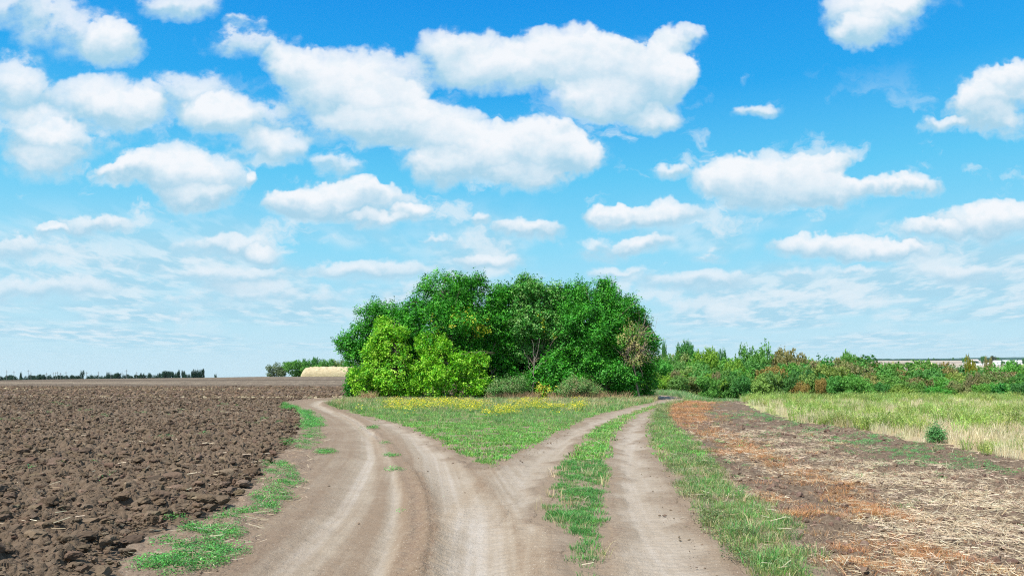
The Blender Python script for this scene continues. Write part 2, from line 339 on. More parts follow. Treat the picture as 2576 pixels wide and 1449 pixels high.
def mk_turf(name, soil, green, dry, gf=0.62):
    m, t, b, o = newmat(name, 0.95, 0.1); p = gcoord(t)
    n0 = t.noise(p, 0.7, 5, 0.65); n1 = t.noise(p, 11.0, 5, 0.7)
    c = t.mix(t.ss(n1, 0.35, 0.65), green + (1,), dry + (1,))
    sy = t.n('ShaderNodeSeparateXYZ', out=None, Vector=p).outputs[1]
    nearf = t.lin(sy, 12, 28, .30, 0.0)
    c = t.mix(t.ss(t.m('ADD', nearf, t.m('ADD', t.m('MULTIPLY', n0, 0.5), t.m('MULTIPLY', n1, 0.5))), gf - .09, gf + .06), c, soil + (1,))
    t.put(b.inputs['Base Color'], c)
    t.put(b.inputs['Normal'], t.n('ShaderNodeBump', Strength=0.8, Distance=0.05, Height=n1))
    return m
def mk_stubble():
    m, t, b, o = newmat('stubble_soil', 0.95, 0.1); p = gcoord(t)
    n0 = t.noise(p, 0.9, 5, 0.65); n1 = t.noise(p, 14.0, 5, 0.75); n2 = t.noise(t.v('MULTIPLY', p, (3, 1, 1)), 9.0, 3, 0.8)
    c = t.ramp(n1, [(0.3, (0.076,0.054,0.038)), (0.5, (0.130,0.095,0.068)), (0.72, (0.20,0.15,0.108))])
    c = t.mix(t.m('MULTIPLY', t.ss(n2, 0.55, 0.66), 0.6), c, (0.36, 0.28, 0.20, 1))
    t.put(b.inputs['Base Color'], c)
    t.put(b.inputs['Normal'], t.n('ShaderNodeBump', Strength=0.9, Distance=0.04, Height=n1))
    return m
def mk_far():
    m, t, b, o = newmat('distant_land', 0.95, 0.1); p = gcoord(t)
    s = t.n('ShaderNodeSeparateXYZ', out=None, Vector=p); y = s.outputs[1]
    n = t.noise(p, 0.05, 5, 0.6); st = t.noise(t.v('MULTIPLY', p, (0.0008, 0.004, 0)), 1.0, 4, 0.5)
    near = t.mix(t.ss(n, 0.4, 0.6), (0.10, 0.15, 0.045, 1), (0.19, 0.18, 0.075, 1))
    fld = t.ramp(st, [(0.38, (0.235,0.19,0.165)), (0.47, (0.31,0.26,0.225)), (0.50, (0.40,0.35,0.26)), (0.56, (0.25,0.20,0.18)), (0.66, (0.34,0.30,0.22))])
    wood = t.mix(t.ss(t.noise(t.v('MULTIPLY', p, (0.004, 0.01, 0)), 1, 4, 0.6), 0.4, 0.6), (0.012, 0.045, 0.03, 1), (0.03, 0.075, 0.045, 1))
    c = t.mix(t.ss(y, 500, 800), near, fld); c = t.mix(t.ss(y, 2400, 2700), c, (0.42, 0.39, 0.30, 1)); c = t.mix(t.ss(y, 3350, 3500), c, wood)
    t.put(b.inputs['Base Color'], c); return m
M_PLOW, M_FARF, M_ROAD, M_STUB, M_FAR = mk_plough(), mk_farfield(), mk_road(), mk_stubble(), mk_far()
M_TURF = mk_turf('turf_earth', (0.215, 0.163, 0.118), (0.11, 0.23, 0.07), (0.22, 0.24, 0.10), 0.50)
M_MEAD = mk_turf('meadow_earth', (0.34, 0.27, 0.17), (0.20, 0.29, 0.06), (0.47, 0.40, 0.24), 0.56)

# ------------------------------------------------------------------ the ground, one continuous sheet cut where its surface changes
rows = [3.0]
while rows[-1] < 6600:
    Z = rows[-1]; rows.append(Z + min(max(0.012, 0.38 * Z * Z / 1295), 0.028 * Z + 0.05))
rows = np.array(rows)
cols = np.concatenate([np.arange(-2.2, -0.8, 0.02), np.arange(-0.8, -0.72, 0.004), np.arange(-0.72, 0.72, 0.0011), np.arange(0.72, 0.8, 0.004), np.arange(0.8, 2.21, 0.02)])
GX = cols[None, :] * (rows[:, None] + 3.0); GY = np.repeat(rows[:, None], len(cols), 1)
nx, ny = np.minimum(0.035 * GY, 0.6) + 0.03, 0
wx = GX + nx * (fbm(GX / 0.45, GY / 0.45, 4, 21) - 0.5) * 1.6; wy = GY + nx * (fbm(GX / 0.5 + 31, GY / 0.5, 4, 22) - 0.5) * 1.6
def classify(x, y):
    c_ = np.zeros(np.shape(x), np.int8)                                        # 0 other land
    px = CX + F * x / np.maximum(y, 1)
    c_[(y > 60) | (y < 56)] = 0
    c_[(x > 0) & (y < 57.5)] = 5
    c_[(x <= 0) & (y < 60)] = 2
    c_[inpoly(x, y, PLOW)] = 1
    c_[(c_ == 1) & (y > 44)] = 6
    c_[(c_ == 6) & (y > 186)] = 0
    c_[inpoly(x, y, STUB)] = 4
    c_[inpoly(x, y, VERGE)] = 3
    rd = inpoly(x, y, ROAD); c_[rd] = 2
    c_[rd & (inpoly(x, y, ISLE) | inpoly(x, y, STRIP))] = 3
    # grass behind the clump of trees, inside the loop of the road, and the band before the thicket
    c_[(c_ == 5) & (px < 1868) & (y > 44)] = 3
    return c_
cls = classify(wx, wy)
def height(x, y, c_):
    """roughness of each surface, on top of the lie of the land"""
    h = np.zeros(np.shape(x))
    k = (c_ == 1) | (c_ == 6)
    if k.any():
        X, Y = x[k], y[k]; far = sstep(Y, 30, 120)
        wxx = X + 0.08 * vn(X / .2, Y / .2, 3); wyy = Y + 0.08 * vn(X / .2, Y / .2, 4)
        f1, v1 = worley(wxx / 0.19, wyy / 0.16, 31); f2, v2 = worley(wxx / 0.075, wyy / 0.065, 41)
        a = (np.clip(1 - (f1 / .66) ** 2, 0, 1) * (0.25 + v1)) * 0.085 + (np.clip(1 - (f2 / .62) ** 2, 0, 1) * (.2 + v2)) * 0.032 + 0.17 * (fbm(X / 1.1, Y / 0.8, 3, 51) - 0.5) + 0.045 * (fbm(X / .09, Y / .08, 3, 52) - .5)
        h[k] = a * (1 - 0.55 * far) * np.where(c_[k] == 6, 0.7, 1.0) + 0.03
    k = c_ == 4
    if k.any():
        X, Y = x[k], y[k]; f1, v1 = worley(X / 0.22, Y / 0.2, 61)
        h[k] = np.clip(0.55 - f1, 0, 1) * v1 * 0.10 + 0.14 * (fbm(X / 1.4, Y / 0.7, 4, 62) - 0.5) + 0.03 * (vn(X / .06, Y / .06, 63) - .5)
    k = (c_ == 3) | (c_ == 5)
    if k.any():
        X, Y = x[k], y[k]; h[k] = 0.02 + 0.06 * (fbm(X / 0.5, Y / 0.5, 4, 71) - 0.5)
    return h
ht = height(GX, GY, cls)
k = (cls == 1)
_b = pdist(wx[k], wy[k], GPL(PLOW_E))[0]; ht[k] *= .12 + .88 * sstep(_b, 0, .55)
k = (cls == 3) & (GY < 50)
_b = np.minimum(pdist(wx[k], wy[k], np.vstack([ISLE, ISLE[:1]]))[0], pdist(wx[k], wy[k], np.vstack([STRIP, STRIP[:1]]))[0]); _b = np.minimum(_b, pdist(wx[k], wy[k], VERGE)[0]); ht[k] *= sstep(_b, 0, .35)
k = (cls == 2)
RX, RY = GX[k], GY[k]; EX, EY = wx[k], wy[k]
dl1, s1 = pdist(RX, RY, L1); dl2, s2 = pdist(RX, RY, L2); dl3, s3 = pdist(RX, RY, L3); dr1, s4 = pdist(RX, RY, R1); dr2, s5 = pdist(RX, RY, R2)
drg, s6 = pdist(RX, RY, RIDGE); drg2, s7 = pdist(RX, RY, RIDGE2)
ex, ey = ROAD, ISLE
de, _ = pdist(EX, EY, ROAD); di, _ = pdist(EX, EY, np.vstack([ISLE, ISLE[:1]])); ds, _ = pdist(EX, EY, np.vstack([STRIP, STRIP[:1]]))
wob = 0.25 * (fbm(RX / 0.6, RY / 0.6, 4, 81) - 0.5)
edge = np.clip(1 - (np.minimum(np.minimum(np.where(inpoly(EX, EY, ROAD), de, 0), di), ds * 1.6) + wob) / np.where((EX < 0) & (de < di), .95, .42), 0, 1)
def g(d, w): return np.exp(-(d / w) ** 2)
strk = 0.5 + 1.1 * (fbm(s1 * 0.12, dl1 / 0.055, 3, 82) - 0.5) * 1.0
pale = 0.40 + 0.32 * g(dl1, .20) + 0.32 * g(dl2, .24) + 0.34 * g(dl3, .075) + 0.26 * g(dr1, .36) + 0.30 * g(dr2, .34) - 0.28 * g(dl3 - .2, .10) - .24 * g(dl1 - .42, .12) - .2 * g(dl2 - .5, .1) - .16 * g(dr1 - .6, .1) - 0.28 * g(drg, .18) - .26 * g(drg2, .1)
pale = pale + 0.42 * (strk - 0.5) * (RX < 0.2) + 0.34 * (fbm(s4 * 0.15, dr1 / 0.07, 3, 83) - 0.5) * (RX > -0.6)
pale = pale - 0.30 * sstep(np.abs(dl1 - 0.75), 0.3, 0) * 0.5 - 0.16 * edge
crumb = np.clip(.8 * g(drg, .10) * (vn(s6 / .25, drg * 3, 90) > .3) + .6 * g(drg2, .06) * (vn(s7 / .2, drg2, 91) > .4) + 0.55 * edge * (vn(RX / .3, RY / .3, 84) > .45), 0, 1)
rough = 0.020 * (fbm(RX / 0.16, RY / 0.16, 4, 85) - 0.5) + 0.004 * (vn(RX / .03, RY / .03, 86) - .5)
tread = (0.5 + 0.5 * np.sin(s6 * 2 * np.pi / 0.11)) * (g(drg - .12, .08) + g(drg2 - .05, .07)) * 0.026
tread2 = (0.5 + 0.5 * np.sin(s4 * 2 * np.pi / 0.13 + 3 * vn(RX / .5, RY / .5, 87))) * (g(dr1 - .55, .16) + g(dl2 - .45, .2)) * 0.020
tread3 = (0.5 + 0.5 * np.sin(s5 * 2 * np.pi / 0.12 + 3 * vn(RX / .5, RY / .5, 88))) * (g(dr2 - .5, .15) + g(dr2, .3) * .5) * 0.016
prof = -0.030 * (g(dl1, .25) + g(dl2, .28) + g(dr1, .36) + g(dr2, .34)) - 0.012 * g(dl3, .08) + 0.02 * g(drg, .2) + 0.02 * edge
prof = (prof + 0.02 * g(di - .25, .10) * (RY < 14)) * sstep(np.minimum(np.minimum(di, ds), de), 0, .3)
lump = np.clip(fbm(RX / .09, RY / .09, 3, 89) - 0.52, 0, 1) * crumb * 0.07
out_ = (EX < 0.5) & ~inpoly(EX, EY, ROAD)
crumb = np.where(out_, .95, crumb); rough = rough + np.where(out_, .09 * (fbm(RX / .18, RY / .16, 4, 92) - .45) * sstep(de, 0, .35), 0)
ht[k] = prof + rough + tread + tread2 + tread3 + lump
A_pale = np.zeros(GX.shape); A_edge = np.zeros(GX.shape); A_crumb = np.zeros(GX.shape)
A_pale[k] = np.clip(pale, 0, 1); A_edge[k] = edge; A_crumb[k] = crumb
GZ = terrain(GX, GY) + ht * (1 - sstep(GY, 120, 400))
GZ[cls == 0] -= 0.0
FA = cls[:-1, :-1]
nc = len(cols)
NAMES = {0: ('ground', M_FAR), 1: ('ploughed_field', M_PLOW), 2: ('dirt_road', M_ROAD), 3: ('turf_ground', M_TURF), 4: ('stubble_field', M_STUB), 5: ('meadow_ground', M_MEAD), 6: ('far_field', M_FARF)}
VV = np.stack([GX.ravel(), GY.ravel(), GZ.ravel()], 1)
for ci, (nm, mt) in NAMES.items():
    r_, c_ = np.nonzero(FA == ci)
    q = np.stack([r_ * nc + c_, r_ * nc + c_ + 1, (r_ + 1) * nc + c_ + 1, (r_ + 1) * nc + c_], 1)
    ids, inv = np.unique(q.ravel(), return_inverse=True)
    vs = VV[ids]; extra = {}
    if ci == 2: extra = dict(pale=A_pale.ravel()[ids], edge=A_edge.ravel()[ids], crumb=A_crumb.ravel()[ids])
    loops = inv.reshape(-1); sizes = np.full(len(q), 4)
    me = np_mesh(nm, vs, loops, sizes, mt, smooth=(ci in (0, 2, 3, 5)), vattr=extra)
    prop(mesh_obj(nm, me), kind='structure')
del VV
# coarse land behind and beside the camera
B = [(-900, -700), (900, -700), (900, 2.99), (-900, 2.99)]
me = np_mesh('ground', [(x, y, 0.0) for x, y in B], [0, 1, 2, 3], [4], M_TURF)
prop(mesh_obj('ground', me), kind='structure')
me = np_mesh('ground', [(-2.2 * 6, 3, 0.0), (-900, 3, 0), (-900, 400, 0), (-2.2 * 403, 400, 0), (13.2, 3, 0), (900, 3, 0), (900, 400, 0), (2.2 * 403, 400, 0)], [0, 3, 2, 1, 4, 5, 6, 7], [4, 4], M_TURF)
prop(mesh_obj('ground', me), kind='structure')

# ------------------------------------------------------------------ scattered ground cover (nobody could count it): many small pieces in one mesh
def bake(name, temps, x, y, z, rot, scl, tint, mat, label, idx=None, tilt=None):
    """temps: list of (verts, faces as equal-size index rows, face colours); copies placed at the points, in one mesh"""
    n = len(x); idx = RNG.integers(0, len(temps), n) if idx is None else idx
    VS, LS, SZ, CS = [], [], [], []; off = 0
    for ti, (tv, tf, tc) in enumerate(temps):
        s = np.nonzero(idx == ti)[0]
        if not len(s): continue
        tv = np.asarray(tv); tf = np.asarray(tf); tc = np.asarray(tc)
        ca, sa_ = np.cos(rot[s])[:, None], np.sin(rot[s])[:, None]
        vx = (tv[None, :, 0] * ca - tv[None, :, 1] * sa_) * scl[s][:, None]; vy = (tv[None, :, 0] * sa_ + tv[None, :, 1] * ca) * scl[s][:, None]
        vz = np.repeat(tv[None, :, 2], len(s), 0) * scl[s][:, None] * (tilt[s][:, None] if tilt is not None else 1.0)
        v = np.stack([vx + x[s][:, None], vy + y[s][:, None], vz + z[s][:, None]], -1).reshape(-1, 3)
        f = (tf[None] + (np.arange(len(s)) * len(tv))[:, None, None] + off).reshape(-1)
        VS.append(v); LS.append(f); SZ.append(np.full(len(s) * len(tf), tf.shape[1])); CS.append((tc[None] * tint[s][:, None, :]).reshape(-1, 3)); off += len(v)
    me = np_mesh(name, np.vstack(VS), np.concatenate(LS), np.concatenate(SZ), mat, fattr=dict(lc=np.clip(np.vstack(CS), 0, 1)))
    return prop(mesh_obj(name, me), label, name.replace('_', ' '), kind='stuff')
def blades(n, rad, h, w, lean, cols_, seed, curl=0.5):
    r = np.random.default_rng(seed); V_, F_, C_ = [], [], []
    for i in range(n):
        a = r.uniform(0, 6.28); d = rad * math.sqrt(r.uniform()); bx, by = d * math.cos(a), d * math.sin(a)
        la = a + r.normal(0, 0.8); hh = h * r.uniform(.45, 1.15); ln = lean * hh * r.uniform(.2, 1.4); wa = r.uniform(0, 3.14); ww = w * r.uniform(.6, 1.3) / 2
        dx, dy = math.cos(wa) * ww, math.sin(wa) * ww; o = len(V_)
        mx_, my_ = bx + math.cos(la) * ln * .4, by + math.sin(la) * ln * .4; ex_, ey_ = bx + math.cos(la) * ln, by + math.sin(la) * ln
        V_ += [(bx - dx, by - dy, -.01), (bx + dx, by + dy, -.01), (mx_ + dx * .8, my_ + dy * .8, hh * .6), (mx_ - dx * .8, my_ - dy * .8, hh * .6),
               (ex_, ey_, hh * (1 - curl * .3 * lean)), (ex_ , ey_, hh * (1 - curl * .3 * lean))]
        F_ += [(o, o + 1, o + 2, o + 3), (o + 3, o + 2, o + 4, o + 5)]
        c_ = np.array(cols_[r.integers(len(cols_))]) * r.uniform(.75, 1.25); C_ += [c_, c_]
    return V_, F_, C_
def sprig(n, rad, h, leaf, cols_, seed, low=0.1):
    """low leafy weed: small leaf faces through a cushion-shaped volume"""
    r = np.random.default_rng(seed); V_, F_, C_ = [], [], []
    for i in range(n):
        a = r.uniform(0, 6.28); d = rad * math.sqrt(r.uniform()); z = h * (low + (1 - low) * r.uniform() ** .7) * (1 - .5 * (d / rad) ** 2)
        p = np.array([d * math.cos(a), d * math.sin(a), z]); u = r.normal(size=3); u[2] *= .5; u /= np.linalg.norm(u); w = np.cross(u, r.normal(size=3) * .5 + np.array([0, 0, 1.0])); w /= np.linalg.norm(w) + 1e-6
        l = leaf * r.uniform(.6, 1.3); o = len(V_)
        V_ += [tuple(p - u * l), tuple(p + w * l * .42), tuple(p + u * l), tuple(p - w * l * .42)]; F_.append((o, o + 1, o + 2, o + 3))
        C_.append(np.array(cols_[r.integers(len(cols_))]) * r.uniform(.7, 1.3))
    return V_, F_, C_
def sticks(n, rad, ln, w, cols_, seed, up=0.15, zmax=0.06):
    r = np.random.default_rng(seed); V_, F_, C_ = [], [], []
    for i in range(n):
        a = r.uniform(0, 6.28); d = rad * math.sqrt(r.uniform()); z = r.uniform(0.005, zmax)
        p = np.array([d * math.cos(a), d * math.sin(a), z]); u = r.normal(size=3); u[2] = abs(u[2]) * up * (3 if r.uniform() < .12 else 1); u /= np.linalg.norm(u)
        s_ = np.cross(u, (0, 0, 1.0)); s_ /= np.linalg.norm(s_) + 1e-6; t_ = np.cross(s_, u); l = ln * r.uniform(.35, 1.2) / 2; ww = w * r.uniform(.6, 1.3) / 2
        p[2] += abs(u[2]) * l; o = len(V_)
        for e in (-1, 1): V_ += [tuple(p + u * l * e + s_ * ww), tuple(p + u * l * e - s_ * ww), tuple(p + u * l * e + t_ * ww * 1.3)]
        F_ += [(o, o + 1, o + 4, o + 3), (o + 1, o + 2, o + 5, o + 4), (o + 2, o, o + 3, o + 5)]
        c_ = np.array(cols_[r.integers(len(cols_))]) * r.uniform(.75, 1.2); C_ += [c_] * 3
    return V_, F_, C_
_t = (1 + 5 ** .5) / 2
ICO = np.array([(-1,_t,0),(1,_t,0),(-1,-_t,0),(1,-_t,0),(0,-1,_t),(0,1,_t),(0,-1,-_t),(0,1,-_t),(_t,0,-1),(_t,0,1),(-_t,0,-1),(-_t,0,1)]) / math.hypot(1, _t)
ICF = [(0,11,5),(0,5,1),(0,1,7),(0,7,10),(0,10,11),(1,5,9),(5,11,4),(11,10,2),(10,7,6),(7,1,8),(3,9,4),(3,4,2),(3,2,6),(3,6,8),(3,8,9),(4,9,5),(2,4,11),(6,2,10),(8,6,7),(9,8,1)]
def subdiv(v, f):
    v = [tuple(p) for p in v]; cache = {}; out = []
    def mid(a, b):
        k_ = (min(a, b), max(a, b))
        if k_ not in cache:
            p = np.array(v[a]) + np.array(v[b]); v.append(tuple(p / np.linalg.norm(p))); cache[k_] = len(v) - 1
        return cache[k_]
    for a, b, c_ in f:
        ab, bc, ca = mid(a, b), mid(b, c_), mid(c_, a); out += [(a, ab, ca), (b, bc, ab), (c_, ca, bc), (ab, bc, ca)]
    return np.array(v), out
def clod(seed, lv=1):
    r = np.random.default_rng(seed); v, f = np.array(ICO), ICF
    for _ in range(lv): v, f = subdiv(v, f)
    for _ in range(7):                                           # broken flat faces
        nn = r.normal(size=3); nn /= np.linalg.norm(nn); d = v @ nn; lim = r.uniform(.35, .8); v = v - np.outer(np.clip(d - lim, 0, 9), nn) * .9
    v = v * (1 + r.normal(0, .07, (len(v), 1))); v = v * (r.uniform(.8, 1.35), r.uniform(.7, 1.1), r.uniform(.45, .85))
    return v, f, np.ones((len(f), 3)) * np.array([[1, 1, 1]]) * r.uniform(.85, 1.15)
def scatter(n, x0, x1, y0, y1, dens):
    """random points, kept with probability dens(x, y) in 0..1"""
    x = RNG.uniform(x0, x1, n); y = RNG.uniform(y0, y1, n); k_ = RNG.uniform(size=n) < dens(x, y); return x[k_], y[k_]
def frame(x, y, mrg=4.0): return (np.abs(x) < 0.70 * y + mrg)
def surf(x, y):
    c_ = classify(x, y); return terrain(x, y) + height(x, y, c_), c_
def bandpts(specs, cond):
    """specs: (y0, y1, per m2) ; points over the visible wedge and a margin, kept where cond"""
    XS, YS = [], []
    for y0, y1, d in specs:
        wd = 0.70 * y1 + 4.2; n = int(d * 2 * wd * (y1 - y0)); x = RNG.uniform(-wd, wd, n); y = RNG.uniform(y0, y1, n)
        k_ = frame(x, y); x, y = x[k_], y[k_]; k_ = cond(x, y); XS.append(x[k_]); YS.append(y[k_])
    return np.concatenate(XS), np.concatenate(YS)
def tints(n, base, var=0.15, hue=0.06):
    b = np.array(base)[None] * (1 + RNG.normal(0, var, (n, 1))) * (1 + RNG.normal(0, hue, (n, 3))); return np.clip(b, 0.3 * np.array(base), 2)

M_CLOD, t_, b_, o_ = newmat('soil_lumps', 0.95, 0.1)
_p = gcoord(t_); _c = t_.mix(1.0, t_.attr('lc', 'Color'), t_.ramp(t_.noise(_p, 22, 5, .7), [(.3, (.75,.72,.70)), (.7, (1.2,1.2,1.2))]), 'MULTIPLY')
t_.put(b_.inputs['Base Color'], _c); t_.put(b_.inputs['Normal'], t_.n('ShaderNodeBump', Strength=.7, Distance=.02, Height=t_.noise(_p, 45, 4, .7)))
M_BLADE = leafmat('grass_blade', trans=0.3); M_DRY = leafmat('dry_stalk', trans=0.15, spec=.2, rough=.7)

nearc = [clod(i, 2) for i in range(6)]; farc = [clod(50 + i, 1) for i in range(6)]; tinyc = [clod(90 + i, 0) for i in range(6)]
def clods(specs, temps, smin, smax, nm='soil_clods', lab='brown clods of turned soil across the ploughed field', cl=1, tint=SOIL, dens=None):
    x, y = bandpts(specs, lambda X, Y: (classify(X, Y) == cl) & ((dens(X, Y) > RNG.uniform(size=len(X))) if dens else True))
    z, _ = surf(x, y); s = smin + (smax - smin) * RNG.uniform(size=len(x)) ** 3.2; s = s * (1 + 0.25 * sstep(y, 12, 40))
    return bake(nm, temps, x, y, z + s * .12, RNG.uniform(0, 6.28, len(x)), s, tints(len(x), tint, .16, .03), M_CLOD, lab)
clods([(5.2, 13, 95)], nearc, .016, .085, lab='large brown clods of turned soil in the near ploughed field')
clods([(5.2, 16, 2.6)], nearc, .10, .17, lab='broad slabs of turned soil lying between the smaller clods')
clods([(5.2, 9, 420), (9, 14, 260)], tinyc, .006, .026, lab='fine brown crumbs of soil in the near ploughed field')
clods([(13, 25, 75), (25, 45, 34)], farc, .022, .085, lab='brown clods of turned soil further back in the ploughed field')
clods([(45, 75, 9)], tinyc, .06, .16, cl=6, lab='small dark clods of soil on the far worked field')
def edge_soil(X, Y):
    a = GPL(PLOW_E); d_ = np.minimum(np.minimum(pdist(X, Y, a)[0], pdist(X, Y, np.vstack([ISLE, ISLE[:1]]))[0] * 1.6), pdist(X, Y, VERGE)[0] * 1.6)
    return .005 + 1.0 * ((X < .5) & ~inpoly(X, Y, ROAD)) + .9 * np.exp(-(d_ / .45) ** 2) * (vn(X / .3, Y / .3, 140) > .4) + .35 * g(pdist(X, Y, RIDGE)[0], .10) * (Y < 14)
clods([(5.2, 10, 190), (10, 18, 90), (18, 30, 25)], tinyc, .006, .030, cl=2, tint=(.16,.12,.085), dens=edge_soil, lab='small crumbs of earth along the edges of the dirt track')
clods([(5.2, 12, 60), (12, 26, 22)], farc, .012, .07, cl=4, tint=(.165,.112,.085), lab='brown clods of soil between the straw of the stubble')

def near_line(P, x, y, w): return pdist(x, y, P)[0] < w
EDGE_L = GPL([(420,1449),(560,1330),(640,1270),(690,1220),(740,1150),(780,1100),(775,1060),(745,1030),(712,1014)])
GR_A = [(0.08,0.265,0.065),(0.11,0.31,0.072),(0.055,0.20,0.055),(0.17,0.34,0.095)]
GR_B = [(0.16,0.25,0.115),(0.25,0.29,0.165),(0.10,0.21,0.10),(0.37,0.34,0.22)]
DRY = [(0.50,0.41,0.25),(0.42,0.33,0.20),(0.58,0.50,0.34),(0.34,0.27,0.16)]
T_lawn = [blades(34, .10, .045, .006, .9, GR_A, i) for i in range(6)]
T_lawnf = [blades(16, .16, .06, .016, .9, GR_A, 20 + i) for i in range(5)]
T_rough = [blades(30, .11, .12, .0055, .7, GR_B + GR_A[:2], 40 + i) for i in range(6)]
T_dry = [blades(22, .09, .16, .0045, .6, DRY, 60 + i) for i in range(5)]
T_weed = [sprig(60, .13, .10, .013, [(0.07,0.33,0.08),(0.12,0.40,0.11),(0.05,0.24,0.07)], 80 + i) for i in range(6)]
# 1. turf: on the island, the centre strip, the verges
def patchy(x, y, s, lo, hi, sc_=0.6): return sstep(fbm(x / sc_, y / sc_, 4, s), lo, hi)
def isl(x, y): return (classify(x, y) == 3)
def lawn_cond(x, y):
    c_ = isl(x, y); st = inpoly(x, y, STRIP); vg = inpoly(x, y, VERGE); r = RNG.uniform(size=len(x))
    d = 0.35 + 0.65 * patchy(x, y, 101, .30, .55)
    dst = 0.22 + 0.9 * patchy(x * .9, y * .55, 103, .24, .40, .5) * sstep(y, 6.4, 8.2)
    b_ = np.minimum(pdist(x, y, np.vstack([ISLE, ISLE[:1]]))[0], pdist(x, y, np.vstack([STRIP, STRIP[:1]]))[0]); b_ = np.minimum(b_, pdist(x, y, VERGE)[0])
    fd = sstep(b_ + .35 * (fbm(x / .3, y / .3, 3, 117) - .5), -.03, .22)
    return c_ & (r < fd * np.where(st, dst, np.where(vg, d * .5, d)))
x, y = bandpts([(5.6, 9, 260), (9, 14, 170)], lawn_cond); z, _ = surf(x, y)
bake('grass', T_lawn, x, y, z, RNG.uniform(0, 6.28, len(x)), RNG.uniform(.6, 1.1, len(x)), tints(len(x), (1, 1, 1), .16, .08) * np.where(inpoly(x, y, VERGE)[:, None], [[2.0, 1.02, 1.35]], np.where(inpoly(x, y, STRIP)[:, None], 1.0, [[1.7, 1.3, 1.15]])), M_BLADE, 'short bright green grass between the wheel tracks and along the near verges')
x, y = bandpts([(14, 24, 80), (24, 48, 34)], lawn_cond); z, _ = surf(x, y)
bake('grass', T_lawnf, x, y, z, RNG.uniform(0, 6.28, len(x)), RNG.uniform(.6, 1.15, len(x)), tints(len(x), (1.85, 1.38, 1.25), .16, .08), M_BLADE, 'green turf on the triangle between the two tracks and beyond')
# dry-tipped taller grass: back of the triangle, right verge, foot of the clump
def rough_cond(x, y):
    c_ = isl(x, y); vg = inpoly(x, y, VERGE); isle = inpoly(x, y, ISLE) & ~inpoly(x, y, STRIP); r = RNG.uniform(size=len(x))
    b_ = pdist(x, y, VERGE)[0]
    d = np.where(vg, .75, 0) * sstep(b_ + .5 * (fbm(x / .3, y / .3, 3, 118) - .5), 0, .35) + np.where(isle, .55 * sstep(y, 20, 33) + .05, 0)
    return c_ & (r < d * (.3 + .7 * patchy(x, y, 107, .35, .6)))
x, y = bandpts([(5.6, 14, 110), (14, 26, 60), (26, 44, 34)], rough_cond); z, _ = surf(x, y)
bake('rough_grass', T_rough, x, y, z, RNG.uniform(0, 6.28, len(x)), RNG.uniform(.7, 1.5, len(x)) * (1 + sstep(y, 24, 40) * .9) * np.where(inpoly(x, y, VERGE), .72, 1), tints(len(x), (1.2, 1.18, 1.0), .18, .08), M_BLADE, 'taller dull green grass on the right verge and before the trees')
def dry_cond(x, y):
    c_ = isl(x, y); isle = inpoly(x, y, ISLE); vg = inpoly(x, y, VERGE); r = RNG.uniform(size=len(x))
    d = np.where(isle, .9 * sstep(y, 27, 40) + .04, .22) * patchy(x, y, 109, .42, .62)
    d = np.where(inpoly(x, y, STRIP), .08, d)
    return c_ & (r < d)
x, y = bandpts([(5.6, 14, 60), (14, 26, 26), (26, 46, 30)], dry_cond); z, _ = surf(x, y)
bake('dry_grass', T_dry, x, y, z, RNG.uniform(0, 6.28, len(x)), RNG.uniform(.5, 1.2, len(x)) * (1 + sstep(y, 24, 40) * .9), tints(len(x), (1, 1, .95), .12, .05), M_DRY, 'tan dry grass scattered through the turf and at the foot of the trees')
# leafy weeds: left verge patches, right verge
LP = [(500,1385,100,62),(420,1440,90,40),(640,1285,72,30),(695,1250,60,22),(660,1262,40,14),(705,1190,42,26),(715,1220,60,12),(545,1345,60,20),(785,1072,32,26),(790,1100,30,12),(730,1028,24,7),(765,1042,20,9),(820,1138,26,6),(985,1147,26,5),(990,1187,10,3),(1005,1187,16,3),(760,1120,50,12),(590,1310,60,14),(360,1420,50,26),(560,1400,60,30), (1172,1508,8,3),(1010,1290,9,2.4),(920,1360,8,2.4),(968,1116,20,3.5),(930,1078,20,3)]
def weed_cond(x, y):
    px = CX + F * x / y; py = HY + EYE * F / y; k_ = np.zeros(len(x))
    for a, b, ra, rb in LP: k_ = np.maximum(k_, 1.1 - ((px - a) / ra) ** 2 - ((py - b) / rb) ** 2)
    vg = inpoly(x, y, VERGE); n_ = fbm(x / .35, y / .35, 4, 111)
    return ((k_ > .02) & ((k_ + (n_ - .5) * 3.2) > .40)) | (vg & (n_ > .57) & (RNG.uniform(size=len(x)) < .8))
x, y = bandpts([(5.4, 9, 200), (9, 16, 130), (16, 40, 55)], weed_cond); z, _ = surf(x, y)
bake('leafy_weeds', T_weed, x, y, z, RNG.uniform(0, 6.28, len(x)), RNG.uniform(.4, 1.05, len(x)) * (1 + .7 * sstep(y, 12, 30)), tints(len(x), (1.2, .95, .8), .24, .09) * np.where(inpoly(x, y, VERGE)[:, None], [[1.8, .72, 1.3]], 1.0), M_BLADE, 'bright green leafy weeds in patches along the edges of the tracks')
